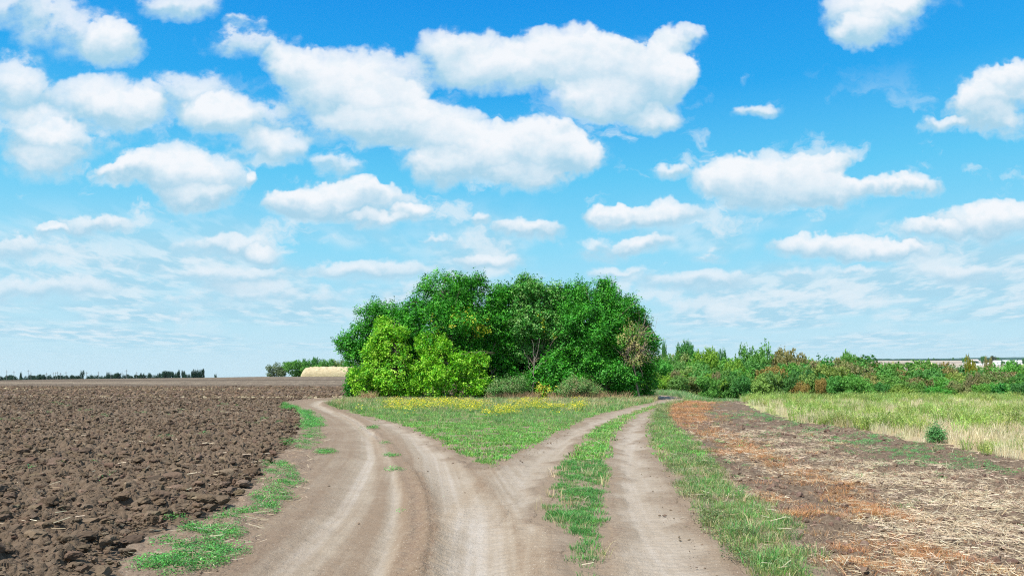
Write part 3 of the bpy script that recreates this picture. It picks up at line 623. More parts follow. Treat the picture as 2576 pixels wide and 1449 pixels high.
# 2. yellow flowers on the triangle
FLW = [(1060,1026,130,17),(1000,1025,60,18),(1180,1030,80,12),(1280,1035,70,12),(1330,1022,60,14),(1375,1030,70,9),(1250,1048,70,6),(1450,1030,40,8),(1110,1018,120,8)]
def flw(x, y):
    px = CX + F * x / y; py = HY + EYE * F / y; k_ = np.zeros(len(x))
    for a, b, ra, rb in FLW: k_ = np.maximum(k_, 1.1 - ((px - a) / ra) ** 2 - ((py - b) / rb) ** 2)
    return (isl(x, y)) & ((k_ + (fbm(x / .8, y / .8, 4, 113) - .5) * 2.4) > .66)
def flower(seed):
    r = np.random.default_rng(seed); a = sprig(26, .16, .26, .022, [(0.08,0.22,0.06),(0.12,0.28,0.07)], seed); b = sprig(16, .17, .30, .022, [(0.80,0.66,0.02),(0.75,0.55,0.01),(0.85,0.75,0.06)], seed + 500, low=.65)
    o = len(a[0]); return a[0] + b[0], a[1] + [tuple(i + o for i in f) for f in b[1]], a[2] + b[2]
x, y = bandpts([(26, 42, 20)], flw); z, _ = surf(x, y)
bake('yellow_wildflowers', [flower(i) for i in range(6)], x, y, z, RNG.uniform(0, 6.28, len(x)), RNG.uniform(.7, 1.3, len(x)), tints(len(x), (1, 1, 1), .08, .03), M_BLADE, 'yellow wildflowers in a drift across the back of the grassy triangle')
# 3. stubble: straw, orange weed, green seedlings
STR = GPL([(1905,1100),(2000,1138),(2100,1180),(2250,1215),(2340,1240),(2400,1300),(2450,1380),(2520,1480)])
STR2 = GPL([(2200,1230),(2334,1237),(2500,1245),(2700,1262)])
def straw_cond(x, y):
    c_ = classify(x, y); r = RNG.uniform(size=len(x)); w = .35 + .05 * y
    d = .08 + .92 * g(pdist(x, y, STR)[0], w * 1.2) + .55 * g(pdist(x, y, STR2)[0], w * .9); d = d * (.15 + 1.1 * patchy(x, y, 121, .38, .58, .5))
    return (c_ == 4) & (r < d)
STW = [(0.60,0.50,0.36),(0.50,0.40,0.27),(0.70,0.62,0.48),(0.40,0.30,0.20)]
x, y = bandpts([(5.4, 9, 80), (9, 14, 55), (14, 26, 22), (26, 44, 9)], straw_cond); z, _ = surf(x, y)
bake('straw', [sticks(11, .16, .105, .0037, STW, 130 + i) for i in range(8)], x, y, z, RNG.uniform(0, 6.28, len(x)), RNG.uniform(.6, 1.3, len(x)) * (1 + .35 * sstep(y, 10, 30)), tints(len(x), (1, 1, 1), .1, .03), M_DRY, 'pale broken straw littering the stubble strip on the right')
x, y = bandpts([(5.4, 14, 1.6)], lambda X, Y: straw_cond(X, Y)); z, _ = surf(x, y)
bake('straw', [sticks(2, .1, .27, .0055, STW, 150 + i, up=.3) for i in range(6)], x, y, z, RNG.uniform(0, 6.28, len(x)), RNG.uniform(.6, 1.2, len(x)), tints(len(x), (1, 1, 1), .1, .03), M_DRY, 'long pale stalks lying on top of the near stubble')
x, y = bandpts([(5.4, 12, 22), (12, 26, 12)], straw_cond); z, _ = surf(x, y)
bake('cut_stubble', [sticks(4, .10, .09, .005, STW, 160 + i, up=2.2, zmax=.01) for i in range(5)], x, y, z - .01, RNG.uniform(0, 6.28, len(x)), RNG.uniform(.6, 1.4, len(x)), tints(len(x), (.95, .9, .85), .1, .03), M_DRY, 'short cut stalks still standing in the stubble strip')
x, y = bandpts([(5.4, 14, 1.2), (14, 44, 1.0)], lambda X, Y: (classify(X, Y) == 1)); z, _ = surf(x, y)
bake('straw', [sticks(2, .12, .10, .005, STW, 165 + i) for i in range(5)], x, y, z + .03, RNG.uniform(0, 6.28, len(x)), RNG.uniform(.6, 1.6, len(x)), tints(len(x), (1, 1, 1), .1, .03), M_DRY, 'odd bits of straw turned up in the ploughed field')
# a few stalks on the edges of the track and strip
def sed(x, y):
    c_ = classify(x, y); return ((c_ == 2) | (c_ == 3)) & (near_line(EDGE_L, x, y, .55) | (inpoly(x, y, STRIP) & (RNG.uniform(size=len(x)) < .25)) | ((c_ == 3) & inpoly(x, y, VERGE) & (RNG.uniform(size=len(x)) < .3)))
x, y = bandpts([(5.4, 11, 30), (11, 20, 12)], sed); z, _ = surf(x, y)
bake('straw', [sticks(3, .12, .12, .0038, STW, 170 + i) for i in range(6)], x, y, z + .01, RNG.uniform(0, 6.28, len(x)), RNG.uniform(.5, 1.3, len(x)), tints(len(x), (.8, .78, .75), .1, .03), M_DRY, 'stray straw along the left edge of the track and on the centre strip')
ORG = [(GPL([(1735,1006),(1712,1028),(1705,1040),(1712,1055)]), .9), (GPL([(1712,1050),(1745,1072),(1800,1098),(1870,1122)]), .42), (GPL([(1870,1125),(1891,1134),(1951,1164),(2007,1187),(2067,1217),(2110,1235)]), .33), (GPL([(2110,1240),(2194,1281),(2205,1300)]), .25), (GPL([(1900,1258),(1950,1250)]), .3), (GPL([(1990,1296),(2080,1285)]), .22), (GPL([(2240,1385),(2330,1400),(2420,1420)]), .42), (GPL([(2160,1425),(2240,1435)]), .28), (GPL([(1810,1135),(1830,1150)]), .2)]
def org_cond(x, y):
    d = np.zeros(len(x))
    for P, w in ORG: d = np.maximum(d, g(pdist(x, y, P)[0], w * (1.0 if y.mean() < 30 else 1.2)))
    d = 1.15 * d * (.2 + 1.1 * patchy(x, y, 123, .36, .60, .25)) + .03 * patchy(x, y, 125, .5, .62, .7)
    return (classify(x, y) == 4) & (RNG.uniform(size=len(x)) < d)
OC = [(0.44,0.185,0.075),(0.52,0.27,0.12),(0.34,0.15,0.07),(0.58,0.38,0.22)]
def tangle(seed): return blades(40, .12, .06, .0030, 1.9, OC, seed, .2)
x, y = bandpts([(5.4, 10, 170), (10, 18, 90), (18, 42, 30)], org_cond); z, _ = surf(x, y)
bake('orange_weeds', [tangle(180 + i) for i in range(6)], x, y, z, RNG.uniform(0, 6.28, len(x)), RNG.uniform(.6, 1.25, len(x)) * (1 + .6 * sstep(y, 12, 30)), tints(len(x), (1, 1, 1), .14, .05), M_DRY, 'withered orange weeds in drifts across the stubble strip')
GB = GPL([(1930,1045),(2050,1078),(2184,1110),(2318,1150),(2430,1172),(2600,1200)])
def seed_cond(x, y):
    d = .8 * g(pdist(x, y, GB)[0], .5 + .03 * y) + .07; return (classify(x, y) == 4) & (RNG.uniform(size=len(x)) < d * (.1 + patchy(x, y, 127, .42, .6, .5)))
x, y = bandpts([(5.6, 12, 18), (12, 20, 50), (20, 42, 20)], seed_cond); z, _ = surf(x, y)
bake('green_seedlings', T_weed, x, y, z, RNG.uniform(0, 6.28, len(x)), RNG.uniform(.35, .9, len(x)) * (1 + .5 * sstep(y, 12, 30)), tints(len(x), (1.2, 1, 1.1), .15, .07), M_BLADE, 'small green seedlings along the far side of the stubble strip')
# sparse sprouts on the ploughed land
x, y = bandpts([(9, 44, 2.2)], lambda X, Y: (classify(X, Y) == 1) & (patchy(X, Y, 129, .60, .72, 1.6) > RNG.uniform(size=len(X)))); z, _ = surf(x, y)
bake('green_seedlings', T_weed, x, y, z, RNG.uniform(0, 6.28, len(x)), RNG.uniform(.5, 1.2, len(x)), tints(len(x), (1.6, 1.1, 1.5), .15, .07), M_BLADE, 'thin green sprouts scattered over the ploughed field')
# 4. meadow: feathery yellow-green weeds and tan dry grass
MG = [(0.30,0.40,0.10),(0.25,0.35,0.085),(0.40,0.46,0.15),(0.18,0.29,0.075)]
def feather(seed, h=.42): a = blades(34, .16, h, .012, .45, MG, seed); b = sprig(90, .20, h * .95, .024, MG, seed + 9, low=.15); o = len(a[0]); return a[0] + b[0], a[1] + [tuple(i + o for i in f) for f in b[1]], a[2] + b[2]
def mead(x, y): return classify(x, y) == 5
def mg_cond(x, y):
    yy = np.clip((y - 13) / 25, 0, 1)
    d = (.34 + .7 * sstep(y, 26, 44)) * (.25 + 1.1 * patchy(x, y * .7, 131, .42, .58, 1.1)) ; return mead(x, y) & (RNG.uniform(size=len(x)) < d)
x, y = bandpts([(13, 26, 16), (26, 57, 9)], mg_cond); z, _ = surf(x, y)
bake('meadow_weeds', [feather(200 + i) for i in range(7)], x, y, z, RNG.uniform(0, 6.28, len(x)), RNG.uniform(.5, 1.2, len(x)) * (.7 + .6 * patchy(x, y, 135, .4, .6, 2.5)), tints(len(x), (1, 1, 1), .18, .08), M_BLADE, 'feathery yellow green weeds filling the meadow on the right')
TAN = [(0.60,0.52,0.36),(0.52,0.44,0.28),(0.66,0.59,0.44),(0.45,0.40,0.23)]
x, y = bandpts([(13, 26, 34), (26, 57, 10)], lambda X, Y: mead(X, Y) & (RNG.uniform(size=len(X)) < .35 + .6 * patchy(X, Y, 133, .4, .6, 1.2))); z, _ = surf(x, y)
bake('meadow_grass', [blades(26, .15, .34, .0075, .4, TAN, 220 + i) for i in range(6)], x, y, z, RNG.uniform(0, 6.28, len(x)), RNG.uniform(.5, 1.15, len(x)), tints(len(x), (1, 1, 1), .1, .04), M_DRY, 'pale dry grass standing between the weeds of the meadow')
# band of grey-green grass before the thicket, either side of the bend
x, y = bandpts([(44, 62, 9)], lambda X, Y: (classify(X, Y) == 3) & (X > 8)); z, _ = surf(x, y)
bake('rough_grass', T_rough, x, y, z, RNG.uniform(0, 6.28, len(x)), RNG.uniform(1.6, 3.0, len(x)), tints(len(x), (1.2, 1.2, 1.2), .15, .06), M_BLADE, 'grey green grass between the bend of the track and the thicket')

# ------------------------------------------------------------------ trees
def tube(pts, rads, seg=7):
    """tapered round limb along pts: quads"""
    P = np.asarray(pts, float); V_, F_ = [], []
    for i, p in enumerate(P):
        d = P[min(i + 1, len(P) - 1)] - P[max(i - 1, 0)]; d /= np.linalg.norm(d) + 1e-9
        a = np.cross(d, (0.3, 1, 0.2)); a /= np.linalg.norm(a) + 1e-9; b = np.cross(d, a)
        for k_ in range(seg):
            th = 2 * math.pi * k_ / seg; V_.append(p + (a * math.cos(th) + b * math.sin(th)) * rads[i])
    for i in range(len(P) - 1):
        for k_ in range(seg):
            F_.append((i * seg + k_, i * seg + (k_ + 1) % seg, (i + 1) * seg + (k_ + 1) % seg, (i + 1) * seg + k_))
    return V_, F_
def wood(name, limbs, mat, parent, seg=7):
    V_, F_ = [], []
    for pts, rr in limbs:
        v, f = tube(pts, rr, seg); o = len(V_); V_ += v; F_ += [tuple(i + o for i in q) for q in f]
    me = np_mesh(name, V_, np.array(F_).ravel(), np.full(len(F_), 4), mat, smooth=True); return mesh_obj(name, me, parent)
def limb(r, p0, p1, r0, r1, n=6, wig=.06):
    p0, p1 = np.array(p0, float), np.array(p1, float); L = np.linalg.norm(p1 - p0); pts = [p0 + (p1 - p0) * i / n + (r.normal(size=3) * wig * L * (0 < i < n)) for i in range(n + 1)]
    return pts, [r0 + (r1 - r0) * i / n for i in range(n + 1)]
def leaves(r, blobs, ntw, per, size, cols_, spike=0.45, yel=None, inner=0.25, wid=.72, drop=0.0, shoots=.22, gap=0.0):
    """leafy twigs over the lumpy surfaces of the blobs (x, y, z, rx, ry, rz): folded leaves"""
    B_ = np.array(blobs, float); wts = (B_[:, 3] * B_[:, 5]) ** .9; bi = r.choice(len(B_), ntw, p=wts / wts.sum())
    d = r.normal(size=(ntw, 3)); d /= np.linalg.norm(d, axis=1)[:, None]
    ph = B_[bi, 0] * 3 + B_[bi, 2] * 5
    lump = .80 + .22 * np.sin(d[:, 0] * 4.1 + ph) * np.sin(d[:, 2] * 4.7 + ph * 1.7) + .14 * np.sin(d[:, 0] * 11 + ph * 2.1) * np.sin(d[:, 2] * 12 + 1 + ph) + .07 * np.sin(d[:, 1] * 17 + d[:, 2] * 9)
    dep = np.where(r.uniform(size=ntw) < inner, r.uniform(.35, .85, ntw), r.uniform(.86, 1.06, ntw))
    c0 = B_[bi, :3] + d * B_[bi, 3:6] * (lump * dep)[:, None]
    q = np.full(ntw, 9.0)
    for j, b in enumerate(B_): q = np.where(bi == j, q, np.minimum(q, np.linalg.norm((c0 - b[:3]) / b[3:6], axis=1)))
    keep = (q > .62) | (r.uniform(size=ntw) < .12); c0, d = c0[keep], d[keep]; c0 = c0[c0[:, 2] > .08]; d = d[:len(c0)]
    if gap:                                    # hollows between the boughs
        gn_ = fbm(c0[:, 0] * gap + c0[:, 1] * .7 + 40, c0[:, 2] * gap - c0[:, 1] * .5 + 40, 3, int(r.integers(1, 99))); kk_ = (gn_ > .47) | (r.uniform(size=len(c0)) < .18); c0, d = c0[kk_], d[kk_]
    n = len(c0); ax = d * .55 + np.array([0, 0, .5 - drop]) + r.normal(size=(n, 3)) * .35; ax /= np.linalg.norm(ax, axis=1)[:, None]
    tl = r.uniform(.5, 1.2, n) * spike
    up = (d[:, 2] > .25) & (r.uniform(size=n) < shoots); ax[up] = ax[up] * .25 + np.array([0, 0, .8]); tl[up] *= 1.75
    tcol = np.array(cols_)[r.integers(0, len(cols_), n)] * r.uniform(.8, 1.2, (n, 1))
    if yel is not None:
        for yx, yy, yz, yr, yc, pr in yel:
            k_ = (np.linalg.norm(c0 - np.array([yx, yy, yz]), axis=1) < yr * r.uniform(.4, 1.2, n)) & (r.uniform(size=n) < pr); tcol[k_] = np.array(yc) * r.uniform(.8, 1.2, (k_.sum(), 1))
    t = r.uniform(0, 1, (n, per)); p = c0[:, None] + ax[:, None] * (t * tl[:, None])[..., None] + r.normal(size=(n, per, 3)) * (.05 + .10 * (1 - t))[..., None] * (spike / .45)
    nrm = d[:, None] * .55 + np.array([0, 0, .60]) + r.normal(size=(n, 1, 3)) * .25 + r.normal(size=(n, per, 3)) * .36; nrm /= np.linalg.norm(nrm, axis=2)[..., None]
    u = np.cross(nrm, r.normal(size=(n, per, 3))); u /= np.linalg.norm(u, axis=2)[..., None]; w = np.cross(nrm, u)
    s = (size * r.uniform(.6, 1.25, (n, per)))[..., None] * .5
    P0 = p - u * s; P1 = p + w * s * wid + nrm * s * .25; P2 = p + u * s * 1.1 - nrm * s * .15; P3 = p - w * s * wid + nrm * s * .25
    V_ = np.stack([P0, P1, P2, P3], 2).reshape(-1, 3); nf = n * per
    C_ = np.repeat(tcol, per, 0) * r.uniform(.86, 1.14, (nf, 1)) * (1 + r.normal(0, .04, (nf, 3)))
    return V_, np.arange(nf * 4), np.full(nf, 4), np.clip(C_, 0, 1)
M_LEAF = leafmat('foliage', trans=.22, rough=.5, spec=.28); M_LEAFO = leafmat('foliage_tinted', trans=.3, rough=.6, spec=.25, objcol=True)
M_BARK = plainmat('bark', (0.17, 0.135, 0.10), .9, .4, 14, .6); M_BARKL = plainmat('grey_bark', (0.20, 0.18, 0.145), .9, .35, 14, .5); M_DEAD = plainmat('dead_wood', (0.30, 0.23, 0.19), .9, .3, 14, .4)
GRN = [(0.034,0.235,0.013),(0.060,0.33,0.022),(0.022,0.16,0.011),(0.115,0.43,0.034)]
GRNL = [(0.075,0.36,0.045),(0.11,0.42,0.06),(0.05,0.28,0.04)]
SILV = [(0.07,0.29,0.035),(0.12,0.37,0.065),(0.035,0.20,0.02),(0.27,0.50,0.15)]
MAPL = [(0.19,0.48,0.020),(0.26,0.55,0.028),(0.10,0.37,0.018),(0.34,0.58,0.05)]
YEL = (0.46, 0.48, 0.04)
def clump_tree(name, label, cat, Z, bx, blobs, ntw, cols_, seed, per=12, size=.108, trunk=None, bark=M_BARK, yel=None, spike=.42, group=None, dep=.95, inner=.25, stems=1, r0=.10, drop=0.0, gap=None):
    """blobs (px, py, half width, half height, metres nearer or farther) traced in photo units at depth Z"""
    r = np.random.default_rng(seed); k_ = Z / F; x0 = (bx - CX) * k_; z0 = tz(x0, Z)
    e = bpy.data.objects.new(name, None); e.location = (x0, Z, z0); link(e); prop(e, label, cat, group)
    L_ = []
    for (px, py, rx, ry, dz) in blobs: L_.append(((px - CX) * k_ - x0, dz, EYE + (HY - py) * k_ - z0, rx * k_, max(rx, ry) * .85 * k_ * dep, ry * k_))
    L0, L_ = L_, []
    for b in L0:
        L_.append((b[0], b[1], b[2], b[3] * .84, b[4] * .84, b[5] * .84))
        for _ in range(6):
            d_ = r.normal(size=3); d_[1] = -abs(d_[1]) * .8 if r.uniform() < .7 else d_[1]; d_ /= np.linalg.norm(d_); s_ = r.uniform(.26, .46); q = .80
            L_.append((b[0] + d_[0] * b[3] * q, b[1] + d_[1] * b[4] * q, b[2] + d_[2] * b[5] * q, b[3] * s_ * 1.1, b[4] * s_, b[5] * s_ * .8))
    ye = [((a - CX) * k_ - x0, dd, EYE + (HY - b) * k_ - z0, rr * k_, c_, pr) for a, b, rr, c_, pr, dd in yel] if yel else None
    V_, F_, S_, C_ = leaves(r, L_, ntw, per, size, cols_, spike, ye, inner, drop=drop, gap=gap if gap is not None else 0 if name in ('field_tree', 'grey_shrub', 'dark_weed', 'dark_bush') else 1.5)
    mesh_obj('crown', np_mesh('crown', V_, F_, S_, M_LEAF, fattr=dict(lc=C_)), e)
    limbs = []
    for s_ in range(stems):
        top = max(L_, key=lambda b: b[2]); sxy = r.normal(size=2) * min(.22, .08 * top[2]) * (stems > 1); base = np.array([sxy[0], sxy[1], -.15])
        cx_ = np.mean([b[0] for b in L_]) ; top_p = np.array([top[0] * .5 + cx_ * .3 + sxy[0] * 3, top[1] * .4, top[2] + top[5] * .3])
        pts, rr = limb(r, base, top_p, r0, .02, 9, .03); limbs.append((pts, rr))
        for b in L0:
            i = int(r.integers(2, 6)); limbs.append(limb(r, pts[i], (b[0] + r.normal() * .1, b[1] * .8, b[2] + b[5] * .35), rr[i] * .7, .012, 6, .05))
            for _ in range(2):
                dd = r.normal(size=3) * .6; limbs.append(limb(r, pts[min(i + 1, 8)], (b[0] + dd[0] * b[3], b[1] + dd[1] * b[4], b[2] + dd[2] * b[5]), rr[i] * .4, .008, 5, .07))
    wood('trunk', limbs, bark, e, 6); return e
GC = 'trees and bushes of the clump where the track forks'
# back row first: they close the clump and give it its depth
clump_tree('maple_tree', 'dark green tree reaching out lowest and farthest left in the clump', 'tree', 44.5, 950, [(905,865,42,42,0),(930,800,40,36,.6),(965,790,42,34,1.2),(890,900,30,26,0),(868,868,24,20,.3),(915,930,45,40,.3),(985,850,60,60,1.5),(945,885,50,50,.2),(915,975,34,30,.6),(990,810,36,32,.5)], 5089, GRN, 1, group=GC)
clump_tree('maple_tree', 'tallest dark green tree of the clump, with broad rounded top', 'tree', 43.2, 1110, [(1110,745,75,60,0),(1060,770,50,50,.4),(1165,745,55,52,.3),(1120,830,95,70,-.6),(1040,830,50,55,0),(1185,810,52,62,-.2),(1130,720,60,38,.8),(1190,740,34,46,.5),(1075,725,36,30,.4),(1100,900,90,60,0),(1200,880,40,50,-.1),(1035,800,34,36,.6)], 9924, GRN, 2, yel=[(1180,790,42,YEL,.30,-1.5),(1090,840,60,YEL,.07,-2),(1215,835,34,YEL,.4,-1)], group=GC)
clump_tree('slender_tree', 'slim mid green tree right behind the tallest tree of the clump', 'tree', 43.9, 1245, [(1240,770,40,44,0),(1275,760,36,42,.5),(1225,820,42,46,-.4),(1270,830,48,50,0),(1250,890,50,46,.4),(1290,880,40,46,.8)], 4834, GRN, 3, group=GC)
clump_tree('poplar_tree', 'grey green poplar with silvery leaves in the middle of the clump', 'tree', 43.8, 1342, [(1330,740,38,40,0),(1310,780,45,46,.2),(1365,770,42,44,.2),(1335,825,55,46,-.1),(1400,760,36,38,.6),(1395,820,42,46,.1),(1420,770,26,34,.6),(1300,850,28,36,.2),(1375,880,34,34,.9),(1305,885,32,32,.1),(1335,880,30,30,.3),(1405,880,30,32,.3)], 6360, SILV, 4, inner=.4, gap=0, yel=[(1395,835,30,YEL,.5,-1),(1365,810,24,YEL,.3,-1)], size=.115, r0=.085, group=GC)
clump_tree('ash_tree', 'broad green tree with twin tops at the right of the clump', 'tree', 43.6, 1500, [(1500,750,50,44,.2),(1450,745,34,38,.4),(1545,765,48,42,0),(1490,820,75,56,-.5),(1570,790,40,42,.2),(1440,825,38,44,0),(1560,850,50,50,-.4),(1470,890,50,44,-.4),(1520,730,30,28,.5),(1500,880,70,56,.2),(1430,790,28,36,.3)], 8906, GRNL[:1] + GRN + SILV[:1], 5, yel=[(1410,850,26,YEL,.4,-1)], group=GC)
clump_tree('ash_tree', 'green tree closing the right end of the clump beside the track', 'tree', 44.2, 1610, [(1605,830,38,42,.2),(1625,870,36,44,0),(1630,925,32,42,0),(1590,890,44,48,.5),(1610,965,34,36,.2),(1645,880,20,26,.2),(1590,810,32,32,.8),(1575,940,40,44,.5),(1640,960,22,30,.4),(1595,992,34,18,.1),(1635,990,20,16,.3)], 5852, GRNL[:1] + GRN + SILV[:1], 6, group=GC)
clump_tree('ash_tree', 'low green tree with hanging boughs at the right front of the clump', 'tree', 42.6, 1530, [(1520,930,45,30,0),(1555,950,42,34,0),(1490,915,24,22,-.2),(1580,965,34,34,.3),(1545,975,34,26,.2),(1490,965,26,28,.4),(1520,990,34,16,.2),(1570,992,30,16,.1)], 3816, GRNL[:1] + GRN + SILV[:2], 7, drop=.35, group=GC)
clump_tree('hazel_bush', 'dark leafy bush with yellowing leaves at the foot of the poplar', 'bush', 42.4, 1385, [(1385,950,42,34,0),(1350,965,34,32,.2),(1425,968,34,28,0),(1375,985,34,18,-.3),(1395,920,26,24,.4)], 3307, GRN + SILV[:1], 8, yel=[(1370,990,22,(.50,.48,.06),.6,-.7)], size=.12, r0=.05, stems=2, group=GC)
clump_tree('maple_bush', 'bright yellow green bush on the left front of the clump', 'bush', 41.8, 985, [(985,880,52,50,0),(965,835,30,28,.4),(950,930,50,42,0),(1015,940,58,50,-.4),(975,850,28,26,.3),(905,950,36,30,.2),(1000,860,34,30,.2),(925,985,34,20,.1),(1030,985,40,22,-.2),(970,975,40,26,-.2),(940,900,30,26,.3)], 6870, MAPL, 9, size=.105, per=14, r0=.06, stems=3, spike=.36, group=GC)
clump_tree('maple_bush', 'bright yellow green bush in front of the tallest tree', 'bush', 41.6, 1140, [(1110,905,50,44,.1),(1165,925,52,38,0),(1205,960,36,40,.1),(1120,955,56,42,-.4),(1085,862,34,34,.3),(1060,955,40,40,0),(1175,980,42,22,-.2),(1105,988,40,18,-.3),(1225,985,22,22,.3),(1200,905,26,22,.3)], 6870, MAPL, 10, size=.105, per=14, r0=.06, stems=3, spike=.36, group=GC)
clump_tree('dark_bush', 'dark low bush at the left foot of the clump beside the track', 'bush', 42.6, 905, [(900,985,26,20,0),(925,965,32,28,.3),(890,965,18,16,.1)], 1526, GRN[:3], 11, r0=.03, size=.11, group=GC)
clump_tree('dark_bush', 'dark undergrowth bush in the gap between the yellow green bush and the poplar', 'bush', 43.4, 1255, [(1250,975,26,30,.2),(1285,965,28,34,.4),(1320,980,22,24,.2)], 910, GRN[:3], 12, r0=.03, size=.11, group=GC)
clump_tree('dark_bush', 'dark undergrowth bush behind the right end of the yellow green bushes', 'bush', 44.6, 1215, [(1215,940,34,40,.2),(1190,965,30,34,.1),(1235,960,26,36,.2)], 900, GRN[:3], 14, r0=.03, size=.12, group=GC)
clump_tree('dark_bush', 'dark undergrowth bush between the leafy bush and the hanging boughs', 'bush', 43.4, 1450, [(1445,960,30,36,.2),(1475,985,24,20,.1)], 780, GRN[:3], 13, r0=.03, size=.11, group=GC)
for i, (px, z_, top, w_, sd_, lab) in enumerate([(1010,47.5,790,50,21,'dark tree in the back row of the clump behind the left bushes'),(1150,46.6,725,60,22,'dark tree in the back row of the clump behind the tallest tree'),(1300,47,765,60,23,'dark tree in the back row of the clump behind the slim tree'),(1410,47,770,60,24,'dark tree in the back row of the clump behind the poplar'),(1530,46.6,745,60,25,'dark tree in the back row of the clump behind the broad tree')]):
    clump_tree('field_tree', lab, 'tree', z_, px, [(px, top + 50, w_, 50, 0), (px - 25, top + 110, w_, 60, .3), (px + 25, top + 120, w_, 60, -.2), (px - 20, top + 165, w_, 34, .2), (px + 25, top + 170, w_, 30, .2)], 3816, GRN[:3], sd_, per=9, size=.17, group=GC, inner=.4)
# greyish scrub and dry weeds at the foot of the clump
clump_tree('grey_shrub', 'grey green scrubby shrub before the dark gap in the clump', 'shrub', 41.2, 1285, [(1270,978,38,20,0),(1305,972,34,24,.2),(1240,992,22,12,0)], 900, [(0.11,0.28,0.07),(0.17,0.36,0.10),(0.26,0.32,0.14)], 31, size=.06, per=14, r0=.02, stems=2, spike=.3)
clump_tree('grey_shrub', 'greyish shrub with brown stalks right of the dark leafy bush', 'shrub', 41.0, 1460, [(1450,975,34,20,0),(1425,985,26,14,.1),(1490,985,26,14,.1)], 900, [(0.12,0.28,0.08),(0.20,0.35,0.11),(0.34,0.31,0.16)], 32, size=.06, per=14, r0=.02, stems=2, spike=.3)
clump_tree('grey_shrub', 'small grey green bush in the grass near the right track', 'shrub', 33.5, 1553, [(1553,1030,12,9,0),(1538,1034,9,6,0),(1566,1034,8,6,0)], 260, [(0.10,0.20,0.09),(0.14,0.25,0.12)], 33, size=.04, per=14, r0=.012, stems=2, spike=.16)
clump_tree('dark_weed', 'small dark green weed bush at the near edge of the meadow', 'bush', 17.6, 2355, [(2355,1095,10,14,0),(2346,1106,11,7,0),(2366,1104,10,8,0)], 300, [(0.10,0.30,0.09),(0.14,0.36,0.11),(0.08,0.24,0.08)], 34, size=.03, per=14, r0=.008, stems=3, spike=.22)
def dryscrub(label, Z, spots, cols_, seed, n=900, h=.6, w=.008):
    r = np.random.default_rng(seed); V_, F_, C_ = [], [], []
    for (px, hw, k2) in spots:
        tv, tf, tc = blades(int(n * k2), hw * Z / F, h, w, .5, cols_, seed + int(px)); x0 = (px - CX) * Z / F; z0 = tz(x0, Z); o = len(V_)
        V_ += [(a * 1.0 + x0, b * .5 + Z, c_ + z0) for a, b, c_ in tv]; F_ += [tuple(i + o for i in f) for f in tf]; C_ += tc
    o = mesh_obj('dry_weeds', np_mesh('dry_weeds', V_, np.array(F_).ravel(), np.full(len(F_), 4), M_DRY, fattr=dict(lc=np.clip(np.array(C_), 0, 1)))); prop(o, label, 'dry weeds', kind='stuff')
BRN = [(0.46,0.30,0.17),(0.36,0.23,0.13),(0.58,0.43,0.26),(0.25,0.17,0.10)]
dryscrub('brown withered weeds along the foot of the clump', 40.9, [(1300, 36, 1), (1335, 20, .5), (1455, 38, 1), (1490, 34, 1), (1410, 30, .5), (1250, 24, .4), (925, 20, .6), (1550, 40, .4)], BRN, 35, 700, .62, .014)
# trees keep their dead boughs: bare twigs with brown leaves at the right of the clump, a fallen-looking pale stem in the dark gap
def dead_boughs():
    Z = 41.9; k_ = Z / F; r = np.random.default_rng(41)
    e = bpy.data.objects.new('dead_tree', None); bx = (1612 - CX) * k_; e.location = (bx, Z + .5, 0); link(e); prop(e, 'half dead tree with bare brown twigs and withered leaves at the right of the clump', 'tree', GC)
    P = lambda px, py, d=0: ((px - CX) * k_ - bx, d, EYE + (HY - py) * k_)
    limbs = [limb(r, (0, 0, -.1), P(1598, 925), .07, .045, 5, .02), limb(r, P(1598, 925), P(1580, 840), .045, .015, 6, .03)]
    for a in range(26):
        s_ = P(1598 - r.uniform(0, 14), r.uniform(845, 930)); q = P(r.uniform(1560, 1650), r.uniform(800, 920), r.uniform(-.9, .2)); limbs.append(limb(r, s_, q, .022, .006, 5, .06))
        for _ in range(3):
            m_ = np.array(q) + r.normal(size=3) * .35; limbs.append(limb(r, (np.array(s_) + np.array(q)) / 2, m_, .010, .005, 4, .05))
    wood('bare_branches', limbs, M_DEAD, e, 4)
    B_ = [((1590 - CX) * k_ - bx, -.5, EYE + (HY - 850) * k_, .9, .7, 1.0), ((1600 - CX) * k_ - bx, -.4, EYE + (HY - 900) * k_, .8, .5, .7)]
    V_, F_, S_, C_ = leaves(r, B_, 200, 8, .085, [(0.40,0.36,0.13),(0.28,0.38,0.10),(0.46,0.38,0.18),(0.14,0.34,0.06)], .35, None, .6)
    mesh_obj('withered_leaves', np_mesh('withered_leaves', V_, F_, S_, M_LEAF, fattr=dict(lc=C_)), e)
dead_boughs()
def bare_stem():
    Z = 41.9; k_ = Z / F; r = np.random.default_rng(43); bx = (1338 - CX) * k_
    P = lambda px, py, d=0: ((px - CX) * k_ - bx, d, EYE + (HY - py) * k_)
    L_ = [limb(r, (0, 0, -.1), P(1345, 900), .04, .026, 6, .015), limb(r, P(1345, 900), P(1338, 855), .022, .009, 5, .03), limb(r, P(1345, 905), P(1358, 850), .02, .008, 5, .04), limb(r, P(1342, 930), P(1375, 905), .018, .008, 5, .04), limb(r, P(1341, 940), P(1318, 880), .018, .008, 5, .04), limb(r, P(1340, 960), P(1380, 962), .015, .006, 5, .05)]
    o = wood('bare_sapling', L_, M_BARKL, None, 6); o.location = (bx, Z, 0); prop(o, 'pale bare forked sapling in front of the dark gap', 'sapling')
bare_stem()

